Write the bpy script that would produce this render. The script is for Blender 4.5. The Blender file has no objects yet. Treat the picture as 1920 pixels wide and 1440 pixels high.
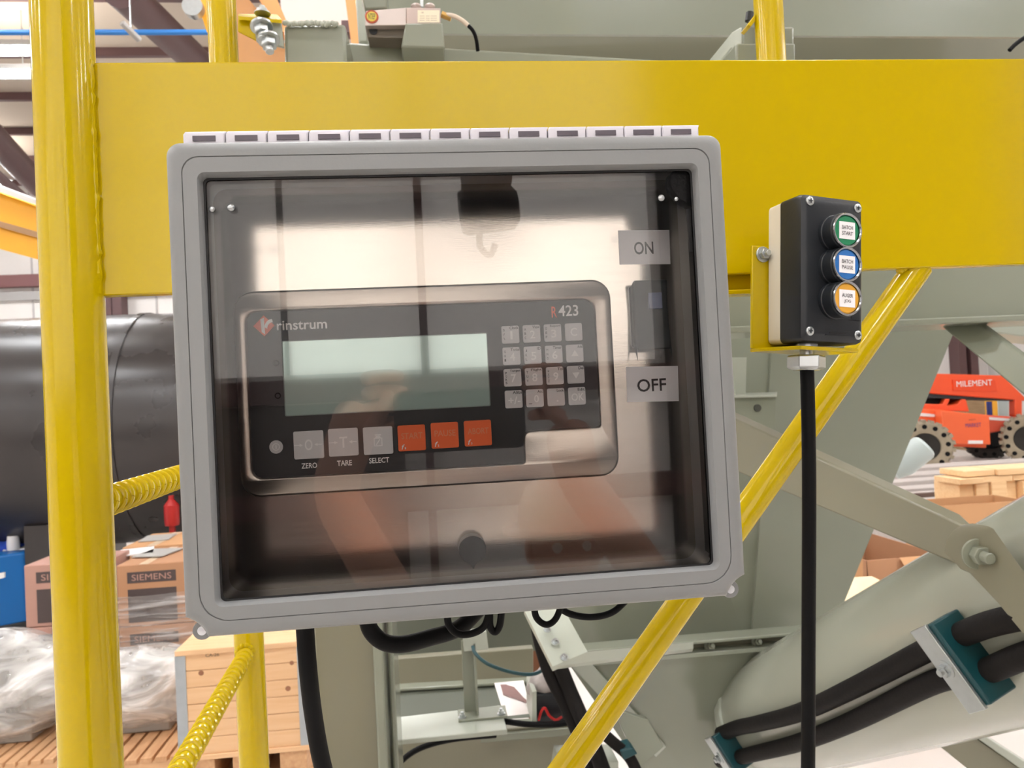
import bpy, bmesh, math, random
from mathutils import Vector, Matrix, geometry
random.seed(4)
sc = bpy.context.scene
COL = sc.collection
R = math.radians

# ------------------------------------------------------------------ camera
CZ = 1.85
YAW, PITCH, ROLL = R(5.97535), R(1.14329), R(2.87995)
FPX = 1443.0
_f = Vector((math.sin(YAW)*math.cos(PITCH), math.cos(YAW)*math.cos(PITCH), math.sin(PITCH)))
_r = Vector((math.cos(YAW), -math.sin(YAW), 0))
_d = _f.cross(_r)
CR = _r*math.cos(ROLL) + _d*math.sin(ROLL)
CD = -_r*math.sin(ROLL) + _d*math.cos(ROLL)
CF = _f
cam = bpy.data.cameras.new('camera')
cam.sensor_width = 36
cam.lens = 36*FPX/1920
cam.clip_start = 0.01
cam.dof.use_dof = True
cam.dof.focus_distance = 0.53
cam.dof.aperture_fstop = 21.0
camo = bpy.data.objects.new('camera', cam)
COL.objects.link(camo)
camo.matrix_world = Matrix(((CR.x, -CD.x, -CF.x, 0), (CR.y, -CD.y, -CF.y, 0), (CR.z, -CD.z, -CF.z, CZ), (0, 0, 0, 1)))
sc.camera = camo
sc.view_settings.view_transform = 'Standard'
sc.view_settings.look = 'None'
sc.view_settings.gamma = 1.0
sc.view_settings.use_curve_mapping = False
sc.view_settings.exposure = -0.2
w = bpy.data.worlds.new('world'); sc.world = w; w.use_nodes = True
w.node_tree.nodes['Background'].inputs[0].default_value = (0.8, 0.85, 0.9, 1)
w.node_tree.nodes['Background'].inputs[1].default_value = 0.3
LAMP = 86.0
FILL = 1.3          # strength of the fill glow added on the wall behind the camera        # emission strength of the high-bay diffusers


def ray(px, py):
    return CR*((px-960)/FPX) + CD*((py-720)/FPX) + CF


def at(px, py, Y):
    "point of the world plane y = Y that the photograph shows at this pixel"
    v = ray(px, py)
    v = v*(Y/v.y)
    return Vector((v.x, v.y, v.z+CZ))


def atz(px, py, z):
    v = ray(px, py)
    v = v*((z-CZ)/v.z)
    return Vector((v.x, v.y, v.z+CZ))


# ------------------------------------------------------------------ materials
def lin(c):
    return tuple(((v/255)/12.92 if v/255 <= .04045 else ((v/255+.055)/1.055)**2.4) for v in c)


MATS = {}


def mat(name, rgb, rough=.5, metal=0., bump=0., bscale=60., var=0., vscale=8., coat=0., aniso=None, alpha=1., emit=0., spec=None, rvar=0., detail=4.):
    if name in MATS:
        return MATS[name]
    m = bpy.data.materials.new(name); m.use_nodes = True
    nt = m.node_tree; b = nt.nodes['Principled BSDF']
    c = lin(rgb)
    b.inputs['Base Color'].default_value = (*c, 1)
    b.inputs['Roughness'].default_value = rough
    b.inputs['Metallic'].default_value = metal
    b.inputs['Coat Weight'].default_value = coat
    b.inputs['Coat Roughness'].default_value = .08
    if spec is not None:
        b.inputs['Specular IOR Level'].default_value = spec
    if alpha < 1:
        b.inputs['Alpha'].default_value = alpha
    if emit:
        b.inputs['Emission Color'].default_value = (*c, 1)
        b.inputs['Emission Strength'].default_value = emit
    if bump or var or rvar:
        tc = nt.nodes.new('ShaderNodeTexCoord')
        mp = nt.nodes.new('ShaderNodeMapping')
        nt.links.new(tc.outputs['Object'], mp.inputs[0])
        if aniso:
            mp.inputs['Scale'].default_value = aniso
    if var or rvar:
        n = nt.nodes.new('ShaderNodeTexNoise'); n.inputs['Scale'].default_value = vscale; n.inputs['Detail'].default_value = 6
        nt.links.new(mp.outputs[0], n.inputs[0])
        if var:
            mx = nt.nodes.new('ShaderNodeMix'); mx.data_type = 'RGBA'
            mx.inputs[6].default_value = (*[v*(1-var) for v in c], 1)
            mx.inputs[7].default_value = (*[min(1, v*(1+var)) for v in c], 1)
            nt.links.new(n.outputs[0], mx.inputs[0]); nt.links.new(mx.outputs[2], b.inputs['Base Color'])
        if rvar:
            ma = nt.nodes.new('ShaderNodeMath'); ma.operation = 'MULTIPLY_ADD'
            ma.inputs[1].default_value = rvar; ma.inputs[2].default_value = rough-rvar/2
            nt.links.new(n.outputs[0], ma.inputs[0]); nt.links.new(ma.outputs[0], b.inputs['Roughness'])
    if bump:
        n2 = nt.nodes.new('ShaderNodeTexNoise'); n2.inputs['Scale'].default_value = bscale; n2.inputs['Detail'].default_value = detail
        nt.links.new(mp.outputs[0], n2.inputs[0])
        bp = nt.nodes.new('ShaderNodeBump'); bp.inputs['Strength'].default_value = bump; bp.inputs['Distance'].default_value = .004
        nt.links.new(n2.outputs[0], bp.inputs['Height']); nt.links.new(bp.outputs[0], b.inputs['Normal'])
        if coat:
            nt.links.new(bp.outputs[0], b.inputs['Coat Normal'])
    MATS[name] = m
    return m


def glass_mat(name, tint, refl_rough=0., base=.0):
    "clear sheet: see-through with a fresnel reflection (both are true of either side)"
    m = bpy.data.materials.new(name); m.use_nodes = True
    nt = m.node_tree; nt.nodes.clear()
    o = nt.nodes.new('ShaderNodeOutputMaterial')
    t = nt.nodes.new('ShaderNodeBsdfTransparent'); t.inputs[0].default_value = (*tint, 1)
    g = nt.nodes.new('ShaderNodeBsdfGlossy'); g.inputs['Roughness'].default_value = refl_rough
    fr = nt.nodes.new('ShaderNodeFresnel'); fr.inputs[0].default_value = 1.49
    ad = nt.nodes.new('ShaderNodeMath'); ad.operation = 'ADD'; ad.inputs[1].default_value = base
    mx = nt.nodes.new('ShaderNodeMixShader')
    nt.links.new(fr.outputs[0], ad.inputs[0]); nt.links.new(ad.outputs[0], mx.inputs[0])
    nt.links.new(t.outputs[0], mx.inputs[1]); nt.links.new(g.outputs[0], mx.inputs[2]); nt.links.new(mx.outputs[0], o.inputs[0])
    MATS[name] = m
    return m


def wrap_mat(name, cov, sc_=(2, 2, 5), rot=18, lo=.35, hi=.7, dist=1.5):
    "stretch film: partly clear, partly milky, glossy creases"
    m = bpy.data.materials.new(name); m.use_nodes = True
    nt = m.node_tree; b = nt.nodes['Principled BSDF']; o = nt.nodes['Material Output']
    b.inputs['Base Color'].default_value = (.8, .78, .76, 1); b.inputs['Roughness'].default_value = .15
    tc = nt.nodes.new('ShaderNodeTexCoord'); mp = nt.nodes.new('ShaderNodeMapping'); mp.inputs['Scale'].default_value = sc_; mp.inputs['Rotation'].default_value = (0, R(rot), 0)
    n = nt.nodes.new('ShaderNodeTexNoise'); n.inputs['Scale'].default_value = 1.5; n.inputs['Detail'].default_value = 3
    n.inputs['Distortion'].default_value = dist
    nt.links.new(tc.outputs['Object'], mp.inputs[0]); nt.links.new(mp.outputs[0], n.inputs[0])
    bp = nt.nodes.new('ShaderNodeBump'); bp.inputs['Strength'].default_value = .8; bp.inputs['Distance'].default_value = .06
    nt.links.new(n.outputs[0], bp.inputs['Height']); nt.links.new(bp.outputs[0], b.inputs['Normal'])
    rp = nt.nodes.new('ShaderNodeValToRGB')
    rp.color_ramp.elements[0].position = lo; rp.color_ramp.elements[0].color = (cov*.3,)*3+(1,)
    rp.color_ramp.elements[1].position = hi; rp.color_ramp.elements[1].color = (min(1, cov*1.4),)*3+(1,)
    nt.links.new(n.outputs[0], rp.inputs[0])
    t = nt.nodes.new('ShaderNodeBsdfTransparent'); mx = nt.nodes.new('ShaderNodeMixShader')
    nt.links.new(rp.outputs[0], mx.inputs[0]); nt.links.new(t.outputs[0], mx.inputs[1]); nt.links.new(b.outputs[0], mx.inputs[2])
    nt.links.new(mx.outputs[0], o.inputs[0])
    MATS[name] = m
    return m


def wood_mat(name, a, bcol, axis=(1, 14, 14), scale=3., knots=True):
    m = bpy.data.materials.new(name); m.use_nodes = True
    nt = m.node_tree; b = nt.nodes['Principled BSDF']; b.inputs['Roughness'].default_value = .6
    tc = nt.nodes.new('ShaderNodeTexCoord'); mp = nt.nodes.new('ShaderNodeMapping'); mp.inputs['Scale'].default_value = axis
    oi = nt.nodes.new('ShaderNodeObjectInfo'); ad = nt.nodes.new('ShaderNodeVectorMath'); ad.operation = 'ADD'
    ml = nt.nodes.new('ShaderNodeMath'); ml.operation = 'MULTIPLY'; ml.inputs[1].default_value = 37
    nt.links.new(oi.outputs['Random'], ml.inputs[0])
    nt.links.new(tc.outputs['Object'], ad.inputs[0]); nt.links.new(ml.outputs[0], ad.inputs[1]); nt.links.new(ad.outputs[0], mp.inputs[0])
    n = nt.nodes.new('ShaderNodeTexNoise'); n.inputs['Scale'].default_value = scale; n.inputs['Detail'].default_value = 6
    n.inputs['Distortion'].default_value = .6
    nt.links.new(mp.outputs[0], n.inputs[0])
    mx = nt.nodes.new('ShaderNodeMix'); mx.data_type = 'RGBA'
    mx.inputs[6].default_value = (*lin(a), 1); mx.inputs[7].default_value = (*lin(bcol), 1)
    nt.links.new(n.outputs[0], mx.inputs[0]); nt.links.new(mx.outputs[2], b.inputs['Base Color'])
    MATS[name] = m
    return m


YEL = mat('yellow_gloss_paint', (194, 167, 1), .13, bump=.03, bscale=45, spec=.4, var=.02, vscale=5)
GRYPLAS = mat('grey_enclosure_plastic', (132, 133, 133), .42, bump=.03, bscale=400)
GRYDARK = mat('recess_shade_grey', (52, 50, 50), .6)  # enclosure grey darkened, so the colour holds the shade inside the box
LIDLINE = mat('lid_gasket_dark', (26, 26, 27), .5)
STEEL = mat('brushed_stainless', (205, 196, 186), .16, 1., bump=.015, bscale=120, aniso=(1, 1, 14), rvar=.08, vscale=20)
STEEL2 = mat('brushed_bezel', (176, 166, 156), .30, 1., bump=.05, bscale=120, aniso=(1, 1, 18), var=.12, vscale=14)
ZINC = mat('zinc_plated', (190, 195, 196), .28, .9, var=.1, vscale=60)
CHROME = mat('chrome', (160, 162, 165), .2, 1.)
PANE = glass_mat('clear_acrylic', (.96, .96, .96), 0., .0)
OVER = mat('black_overlay', (28, 28, 29), .35, spec=.3)
KEYG = mat('grey_key', (202, 200, 200), .5)
KEYO = mat('orange_key', (235, 96, 28), .5)
KEYT = mat('orange_legend', (226, 130, 84), .5)
WHITE = mat('white_print', (236, 234, 232), .5)
BLACKP = mat('black_print', (28, 27, 28), .5)
ORNP = mat('orange_print', (224, 92, 52), .5)
LCD = mat('lcd_green_grey', (186, 208, 200), .05, .38)
LABELW = mat('white_label', (242, 240, 242), .5)
BLKPL = mat('black_plastic', (34, 37, 41), .38, spec=.4, bump=.04, bscale=300)
BLKRUB = mat('black_rubber', (11, 11, 12), .55, bump=.05, bscale=200, spec=.15)
HOSE = mat('hose_rubber', (22, 19, 18), .7, bump=.15, bscale=120, spec=.2, var=.4, vscale=25)
BEIGE = mat('beige_plastic', (222, 214, 198), .4)
GREEN = mat('green_cap', (20, 128, 84), .3)
BLUE = mat('blue_cap', (38, 112, 188), .3)
AMBER = mat('amber_cap', (226, 166, 52), .3)
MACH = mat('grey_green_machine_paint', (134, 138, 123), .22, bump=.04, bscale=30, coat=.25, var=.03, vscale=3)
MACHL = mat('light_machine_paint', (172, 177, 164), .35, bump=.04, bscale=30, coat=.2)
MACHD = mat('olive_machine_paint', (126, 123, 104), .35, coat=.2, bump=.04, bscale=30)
TEAL = mat('teal_plastic', (8, 62, 68), .4)
BLKTANK = mat('black_tank_steel', (50, 46, 45), .3, bump=.25, bscale=6, var=.35, vscale=2.5, rvar=.25)
MAROON = mat('maroon_steel', (92, 66, 66), .5)
MAROONR = mat('maroon_girt', (122, 82, 82), .5)
DECK = mat('ceiling_deck', (196, 184, 170), .7, var=.05, vscale=.6)
WALLW = mat('white_wall_sheet', (232, 228, 224), .6, var=.03, vscale=.5)
CONC = mat('concrete', (206, 200, 194), .45, var=.08, vscale=1.5, bump=.03, bscale=20)
PIPEB = mat('blue_pipe', (52, 128, 205), .4)
CRANE = mat('crane_orange_yellow', (250, 180, 50), .4)
ORANGET = mat('orange_steel', (190, 138, 84), .45)
REDOR = mat('telehandler_orange', (236, 84, 38), .4)
TYRE = mat('tyre_mud', (150, 138, 118), .85, var=.3, vscale=8, bump=.4, bscale=12)
TYRED = mat('tyre_black', (44, 40, 36), .85, var=.3, vscale=8)
CARD = mat('cardboard', (178, 132, 98), .75, var=.06, vscale=5)
CARDL = mat('cardboard_light', (200, 152, 108), .75, var=.06, vscale=5)
CARDP = mat('wrapped_cardboard', (178, 136, 122), .6, var=.08, vscale=5)
CARDD = mat('carton_print', (74, 62, 60), .6)
LAMPW = mat('lamp_diffuser', (250, 252, 255), .5, emit=LAMP)
CEILFILL = mat('ceiling_fill_glow', (255, 246, 236), .5, emit=LAMP*.35)  # upward glow added to brighten the ceiling
HINGE = mat('hinge_plastic_toplit', (206, 202, 208), .4)  # hinge grey lightened to carry the light from above
BLUEM = mat('blue_machine', (12, 100, 170), .4)
PINE = wood_mat('pine_board', (236, 200, 158), (214, 164, 116))
PINEX = wood_mat('pine_pallet', (224, 184, 140), (176, 124, 84), (14, 2, 14))
PINEW = wood_mat('pine_offcut', (244, 214, 170), (220, 172, 118))
GREYB = wood_mat('weathered_board', (206, 198, 192), (160, 150, 144))
PLY = wood_mat('plywood', (250, 224, 184), (238, 204, 158), (3, 3, 3))
FILM = wrap_mat('stretch_film', .75)
FILML = wrap_mat('stretch_film_glints', .5, (1.1, 1.1, 16), 4, .45, .72, .5)  # milky streaks stand in for bright glints on the film
SKIN = mat('skin', (214, 158, 136), .5)
CLOTH = mat('dark_shirt', (52, 48, 54), .85)
HELM = mat('hard_hat', (190, 176, 160), .2)
MOTOR = mat('motor_cast', (172, 168, 160), .5, var=.1, vscale=6)


# ------------------------------------------------------------------ mesh builder
TXT = {}


def text_geo(s, bold=.014):
    if s in TXT:
        return TXT[s]
    cu = bpy.data.curves.new('txt', 'FONT'); cu.body = s; cu.resolution_u = 3; cu.offset = bold if len(s) < 9 and 'M' not in s else 0
    ob = bpy.data.objects.new('txt', cu); COL.objects.link(ob)
    dg = bpy.context.evaluated_depsgraph_get()
    me = bpy.data.meshes.new_from_object(ob.evaluated_get(dg), depsgraph=dg)
    v = [tuple(x.co[:2]) for x in me.vertices]; f = [tuple(p.vertices) for p in me.polygons]
    bpy.data.objects.remove(ob); bpy.data.meshes.remove(me); bpy.data.curves.remove(cu)
    xs = [p[0] for p in v]; ys = [p[1] for p in v]
    TXT[s] = (v, f, min(xs), max(xs), min(ys), max(ys))
    return TXT[s]


class MB:
    def __init__(s, T=None):
        s.v, s.f, s.T = [], [], T

    def add(s, vs, fs):
        o = len(s.v)
        s.v += [Vector(p) if s.T is None else s.T @ Vector(p) for p in vs]
        s.f += [tuple(i+o for i in q) for q in fs]
        return s

    def box(s, x0, x1, y0, y1, z0, z1):
        return s.add([(x0, y0, z0), (x1, y0, z0), (x1, y1, z0), (x0, y1, z0), (x0, y0, z1), (x1, y0, z1), (x1, y1, z1), (x0, y1, z1)],
                     [(0, 3, 2, 1), (4, 5, 6, 7), (0, 1, 5, 4), (1, 2, 6, 5), (2, 3, 7, 6), (3, 0, 4, 7)])

    def bar(s, a, b, w, h, up=(0, 0, 1)):
        a, b = Vector(a), Vector(b); d = (b-a).normalized(); u = Vector(up)
        n = d.cross(u).normalized(); u = n.cross(d)
        vs = []
        for p in (a, b):
            for i, j in ((-1, -1), (1, -1), (1, 1), (-1, 1)):
                vs.append(p+n*(i*w/2)+u*(j*h/2))
        return s.add(vs, [(0, 3, 2, 1), (4, 5, 6, 7), (0, 1, 5, 4), (1, 2, 6, 5), (2, 3, 7, 6), (3, 0, 4, 7)])

    def prism(s, pts, vec, holes=()):
        vec = Vector(vec); loops = [[Vector(p) for p in pts]]+[[Vector(p) for p in h] for h in holes]
        flat = [p for l in loops for p in l]; n = len(flat)
        if holes or len(pts) > 4:
            # project for tessellation
            tris = geometry.tessellate_polygon(loops)
        else:
            tris = [tuple(range(len(pts)))]
        fs = [tuple(t) for t in tris]+[tuple(reversed([i+n for i in t])) for t in tris]
        o = 0
        for l in loops:
            k = len(l)
            for i in range(k):
                j = (i+1) % k
                fs.append((o+i, o+i+n, o+j+n, o+j))
            o += k
        return s.add(flat+[p+vec for p in flat], fs)

    def face(s, pts):
        if len(pts) > 4:
            return s.add(pts, [tuple(t) for t in geometry.tessellate_polygon([[Vector(p) for p in pts]])])
        return s.add(pts, [tuple(range(len(pts)))])

    def hexa(s, front, back):
        "six-sided solid from two quads"
        return s.add(list(front)+list(back), [(0, 1, 2, 3), (7, 6, 5, 4), (0, 4, 5, 1), (1, 5, 6, 2), (2, 6, 7, 3), (3, 7, 4, 0)])

    def loft(s, loops, cap0=False, cap1=False, closed=False):
        n = len(loops[0]); vs = [p for l in loops for p in l]; fs = []
        m = len(loops)
        for a in range(m if closed else m-1):
            b = (a+1) % m
            for i in range(n):
                j = (i+1) % n
                fs.append((a*n+i, a*n+j, b*n+j, b*n+i))
        if cap0:
            fs.append(tuple(range(n))[::-1])
        if cap1:
            fs.append(tuple((m-1)*n+i for i in range(n)))
        return s.add(vs, fs)

    def tube(s, pts, r, n=14, cap=True):
        pts = [Vector(p) for p in pts]
        rs = r if isinstance(r, (list, tuple)) else [r]*len(pts)
        loops = []; prev = None
        for i, p in enumerate(pts):
            t = (pts[min(i+1, len(pts)-1)]-pts[max(i-1, 0)]).normalized()
            if prev is None:
                a = Vector((0, 0, 1)) if abs(t.z) < .9 else Vector((1, 0, 0))
                u = t.cross(a).normalized()
            else:
                u = (prev-t*prev.dot(t)).normalized()
            prev = u; v = t.cross(u)
            loops.append([p+(u*math.cos(2*math.pi*k/n)+v*math.sin(2*math.pi*k/n))*rs[i] for k in range(n)])
        return s.loft(loops, cap, cap)

    def cyl(s, a, b, r0, r1=None, n=24):
        return s.tube([a, b], [r0, r0 if r1 is None else r1], n)

    def lathe(s, prof, base, axis, n=28, open_=False):
        "prof: (radius, distance along axis)"
        base, ax = Vector(base), Vector(axis).normalized()
        a = Vector((0, 0, 1)) if abs(ax.z) < .9 else Vector((1, 0, 0))
        u = ax.cross(a).normalized(); v = ax.cross(u)
        loops = [[base+ax*h+(u*math.cos(2*math.pi*k/n)+v*math.sin(2*math.pi*k/n))*max(r, 1e-5) for k in range(n)] for r, h in prof]
        return s.loft(loops, not open_, not open_, open_)

    def sphere(s, c, r, nu=16, nv=10, fn=None):
        c = Vector(c); r = r if isinstance(r, (tuple, list)) else (r, r, r)
        loops = []
        for i in range(nv+1):
            th = math.pi*i/nv
            l = []
            for k in range(nu):
                ph = 2*math.pi*k/nu
                d = Vector((math.sin(th)*math.cos(ph), math.sin(th)*math.sin(ph), math.cos(th)))
                q = 1+(fn(d) if fn else 0)
                l.append(c+Vector((d.x*r[0]*q, d.y*r[1]*q, d.z*r[2]*q)))
            loops.append(l)
        return s.loft(loops, True, True)

    def text(s, t, x, y, z, h=None, w=None, align='c', italic=0.):
        "flat print facing -y; x,z is the middle (or left) of the words; h and w are the size of their outline"
        v, f, x0, x1, y0, y1 = text_geo(t)
        if h is None:
            k = w/(x1-x0); kx = kz = k
        else:
            kz = h/(y1-y0); kx = (w/(x1-x0)) if w else kz
        ox = (x0+x1)/2 if align == 'c' else (x0 if align == 'l' else x1)
        oz = (y0+y1)/2
        return s.add([(x+(a-ox)*kx+(b-oz)*kz*italic, y, z+(b-oz)*kz) for a, b in v], f)

    def build(s, name, m, parent=None, bevel=0., seg=2, smooth=True, angle=32, kind=None, label=None, solidify=0.):
        bm = bmesh.new()
        vs = [bm.verts.new(p) for p in s.v]
        for q in s.f:
            try:
                bm.faces.new([vs[i] for i in q])
            except ValueError:
                pass
        bmesh.ops.remove_doubles(bm, verts=bm.verts, dist=1e-6)
        bmesh.ops.recalc_face_normals(bm, faces=bm.faces)
        lo = Vector((min(v.co.x for v in bm.verts), min(v.co.y for v in bm.verts), min(v.co.z for v in bm.verts)))
        hi = Vector((max(v.co.x for v in bm.verts), max(v.co.y for v in bm.verts), max(v.co.z for v in bm.verts)))
        c = (lo+hi)/2
        bmesh.ops.translate(bm, verts=bm.verts, vec=-c)
        me = bpy.data.meshes.new(name); bm.to_mesh(me); bm.free()
        me.materials.append(m)
        o = bpy.data.objects.new(name, me); COL.objects.link(o)
        if smooth:
            me.shade_smooth()
            me.set_sharp_from_angle(angle=R(angle))
        if bevel:
            b = o.modifiers.new('bevel', 'BEVEL'); b.width = bevel; b.segments = seg; b.limit_method = 'ANGLE'; b.angle_limit = R(38)
            b.harden_normals = False
        o.location = c
        ORG[o.name] = c
        if parent is not None:
            o.parent = parent; o.location = c-ORG[parent.name]
        if kind:
            o['kind'] = kind
        if label:
            o['label'] = label
        return o


ORG = {}


def thing(name, label, cat, loc, group=None):
    o = bpy.data.objects.new(name, None); COL.objects.link(o)
    o.empty_display_size = .05
    o.location = loc; ORG[o.name] = Vector(loc)
    o['label'] = label; o['category'] = cat
    if group:
        o['group'] = group
    return o


def tag(o, label, cat, group=None):
    o['label'] = label; o['category'] = cat
    if group:
        o['group'] = group
    return o


def struct(o):
    o['kind'] = 'structure'
    return o


def dup(root, off, label=None):
    "copy of a thing with its parts and sub-parts"
    def cp(o, par):
        c = o.copy(); COL.objects.link(c)
        if par is not None:
            c.parent = par
        for ch in list(o.children):
            cp(ch, c)
        return c
    c = cp(root, None)
    c.location = root.location+Vector(off); ORG[c.name] = ORG[root.name]+Vector(off)
    if label:
        c['label'] = label
    return c


def spline(pts, k=8):
    pts = [Vector(p) for p in pts]; out = []
    P = [pts[0]*2-pts[1]]+pts+[pts[-1]*2-pts[-2]]
    for i in range(1, len(P)-2):
        for j in range(k):
            t = j/k
            a, b, c, d = P[i-1], P[i], P[i+1], P[i+2]
            out.append(.5*((2*b)+(c-a)*t+(2*a-5*b+4*c-d)*t*t+(3*b-a-3*c+d)*t**3))
    out.append(pts[-1])
    return out


def rrect(x0, x1, z0, z1, r, y, n=6, cut=None, rlow=None):
    "rounded rectangle in the xz plane, counter-clockwise from the lower left corner; cut = scalloped lower corners"
    pts = []
    cs = [(x0, z0, 180), (x1, z0, 270), (x1, z1, 0), (x0, z1, 90)]
    r_all = r
    for i, (cx, cz, a0) in enumerate(cs):
        r = rlow if (rlow and i < 2) else r_all
        if cut and i < 2:
            c = cut
            A = Vector((x0, z0+c)) if i == 0 else Vector((x1-c, z0))
            B = Vector((x0+c, z0)) if i == 0 else Vector((x1, z0+c))
            ctr = Vector((x0+c*.72, z0+c*.72)) if i == 0 else Vector((x1-c*.72, z0+c*.72))
            for k in range(n+1):
                t = k/n
                p = A*(1-t)**2+ctr*2*t*(1-t)+B*t*t
                pts.append(Vector((p.x, y, p.y)))
        else:
            ox = cx+(r if cx == x0 else -r); oz = cz+(r if cz == z0 else -r)
            for k in range(n+1):
                a = R(a0+90*k/n)
                pts.append(Vector((ox+r*math.cos(a), y, oz+r*math.sin(a))))
    return pts


def roundpoly(p2, rad, y, n=5):
    "polygon in xz with each corner rounded by its own radius"
    out = []; k = len(p2)
    for i in range(k):
        p = Vector(p2[i]); a = Vector(p2[i-1]); b = Vector(p2[(i+1) % k])
        r = rad[i] if isinstance(rad, (list, tuple)) else rad
        u = (a-p).normalized(); v = (b-p).normalized()
        for j in range(n+1):
            t = j/n
            q = (p+u*r)*(1-t)**2+p*2*t*(1-t)+(p+v*r)*t*t
            out.append(Vector((q.x, y, q.y)))
    return out


def px_poly(pp, Y):
    return [at(x, y, Y) for x, y in pp]


def hexbolt(mb, c, axis, r, h, wash=1.45):
    axis = Vector(axis).normalized(); c = Vector(c)
    mb.cyl(c, c+axis*(h*.25), r*wash, n=20)
    mb.cyl(c+axis*(h*.25), c+axis*h, r, n=6)
    mb.cyl(c+axis*h, c+axis*(h*1.6), r*.55, n=12)
    return mb


# ================================================================== the hall
X0, X1, Y0, Y1, H = -13., 17., -7., 22., CZ+6.5
struct(MB().box(X0, X1, Y0, Y1, -.1, 0).build('floor', CONC))
ceil_ = struct(MB().box(X0, X1, Y0, Y1, H, H+.1).build('ceiling', DECK))
wb = struct(MB().box(X0, X1, Y1, Y1+.15, 0, H).build('wall_back', WALLW))
struct(MB().box(X0-.15, X0, Y0, Y1, 0, H).build('wall_left', WALLW))
struct(MB().box(X1, X1+.15, Y0, Y1, 0, H).build('wall_right', WALLW))
wf = struct(MB().box(X0, X1, Y0-.15, Y0, 0, H).build('wall_front', WALLW))
for i in range(15):
    y = 2.6+(i-4)*1.9
    MB().box(X0, X1, y-.05, y+.05, H-.15, H).build('purlin', MAROON, ceil_)
# girts, columns and panel seams on the end wall
g1 = at(100, 525, Y1-.15)
MB().box(X0, X1, Y1-.25, Y1, g1.z-.16, g1.z+.16).build('girt', MAROONR, wb)
g2 = at(100, 552, Y1-.1)
MB().box(X0, X1, Y1-.12, Y1, g2.z-.13, g2.z+.10).build('panel_band', mat('band_grey', (170, 168, 166), .6), wb)
for px in (203, 222, 1800, 1822):
    p = at(px, 620, Y1-.4)
    MB().box(p.x-.12, p.x+.12, Y1-.45, Y1, 0, H).build('column', MAROON, wb)
for k in range(18):
    x = X0+.8+k*1.6
    MB().box(x-.02, x+.02, Y1-.03, Y1, 0, H).build('seam', mat('seam_grey', (188, 184, 182), .6), wb)
# wall behind the camera with posts, and panels added for fill light and reflections
for k in range(10):
    x = X0+.95+k*3
    if 2.2 < x < 7.2:
        continue
    MB().box(x-.04, x+.04, Y0, Y0+.2, 0, H).build('column', MAROON, wf)
for z in (.9, 2.03, 6.4):
    MB().box(X0, X1, Y0, Y0+.12, z-.12, z+.12).build('girt', MAROON, wf)
for xa, xb in ((X0+.01, -.3), (7.1, X1-.01)):
    MB().box(xa, xb, Y0+.001, Y0+.06, 0, 1.9).build('reflection_darkener', mat('darkener_brown', (56, 49, 47), .5), wf)  # unseen dark panels added to darken the low part of the reflection
dr = struct(MB().box(2.46, 7.0, Y0+.001, Y0+.05, 0, 6.3).build('reflection_dark_sheet', mat('dark_sheet_grey', (62, 62, 62), .5)))  # unseen dark sheet added to darken the right side of the reflection
for k in range(18):
    MB().box(2.5, 6.96, Y0+.05, Y0+.065, .1+k*.34, .12+k*.34+.28).build('dark_sheet_slat', MATS['dark_sheet_grey'], dr, .004)
wn = struct(MB().box(X0+1.2, 2.35, Y0+.001, Y0+.012, 2.2, 6.3).build('fill_panel_1', mat('fill_glow_panel', (255, 250, 244), .5, emit=FILL)))  # unseen glowing panel added as fill light from the front
for k in (-9.5, -7.5, -5.5, -3.5, -1.43):
    MB().box(k-.03, k+.03, Y0+.01, Y0+.05, 2.2, 6.3).build('panel_bar', mat('panel_bar_grey', (150, 148, 146), .5), wn)
MB().box(X0+1.2, 2.35, Y0+.01, Y0+.05, 4.4, 4.48).build('panel_bar', MATS['panel_bar_grey'], wn)

# roof bracing
for a, b, ya, yb, r in (((225, -20), (385, 130), 9.5, 12.5, .22), ((-30, 240), (75, 350), 15., 18.5, .26), ((-40, 300), (80, 400), 14.2, 18.5, .10)):
    tag(MB().cyl(at(*a, ya), at(*b, yb), r, n=18).build('roof_brace', MAROON),
        {(225, -20): 'thick purple brown steel brace under the roof between the two yellow poles',
         (-30, 240): 'purple brown steel brace under the roof left of the big yellow post, thicker one',
         (-40, 300): 'thin purple brown steel brace below the thicker one left of the yellow post'}[a], 'brace')
pa, pb = at(-60, 62, 9.), at(700, 60, 9.)
tag(MB().cyl(Vector((X0, pa.y, pa.z)), Vector((pb.x+3, pb.y, pb.z)), .031, n=14).build('overhead_pipe', PIPEB),
    'thin bright blue pipe running level under the roof', 'pipe')

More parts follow.
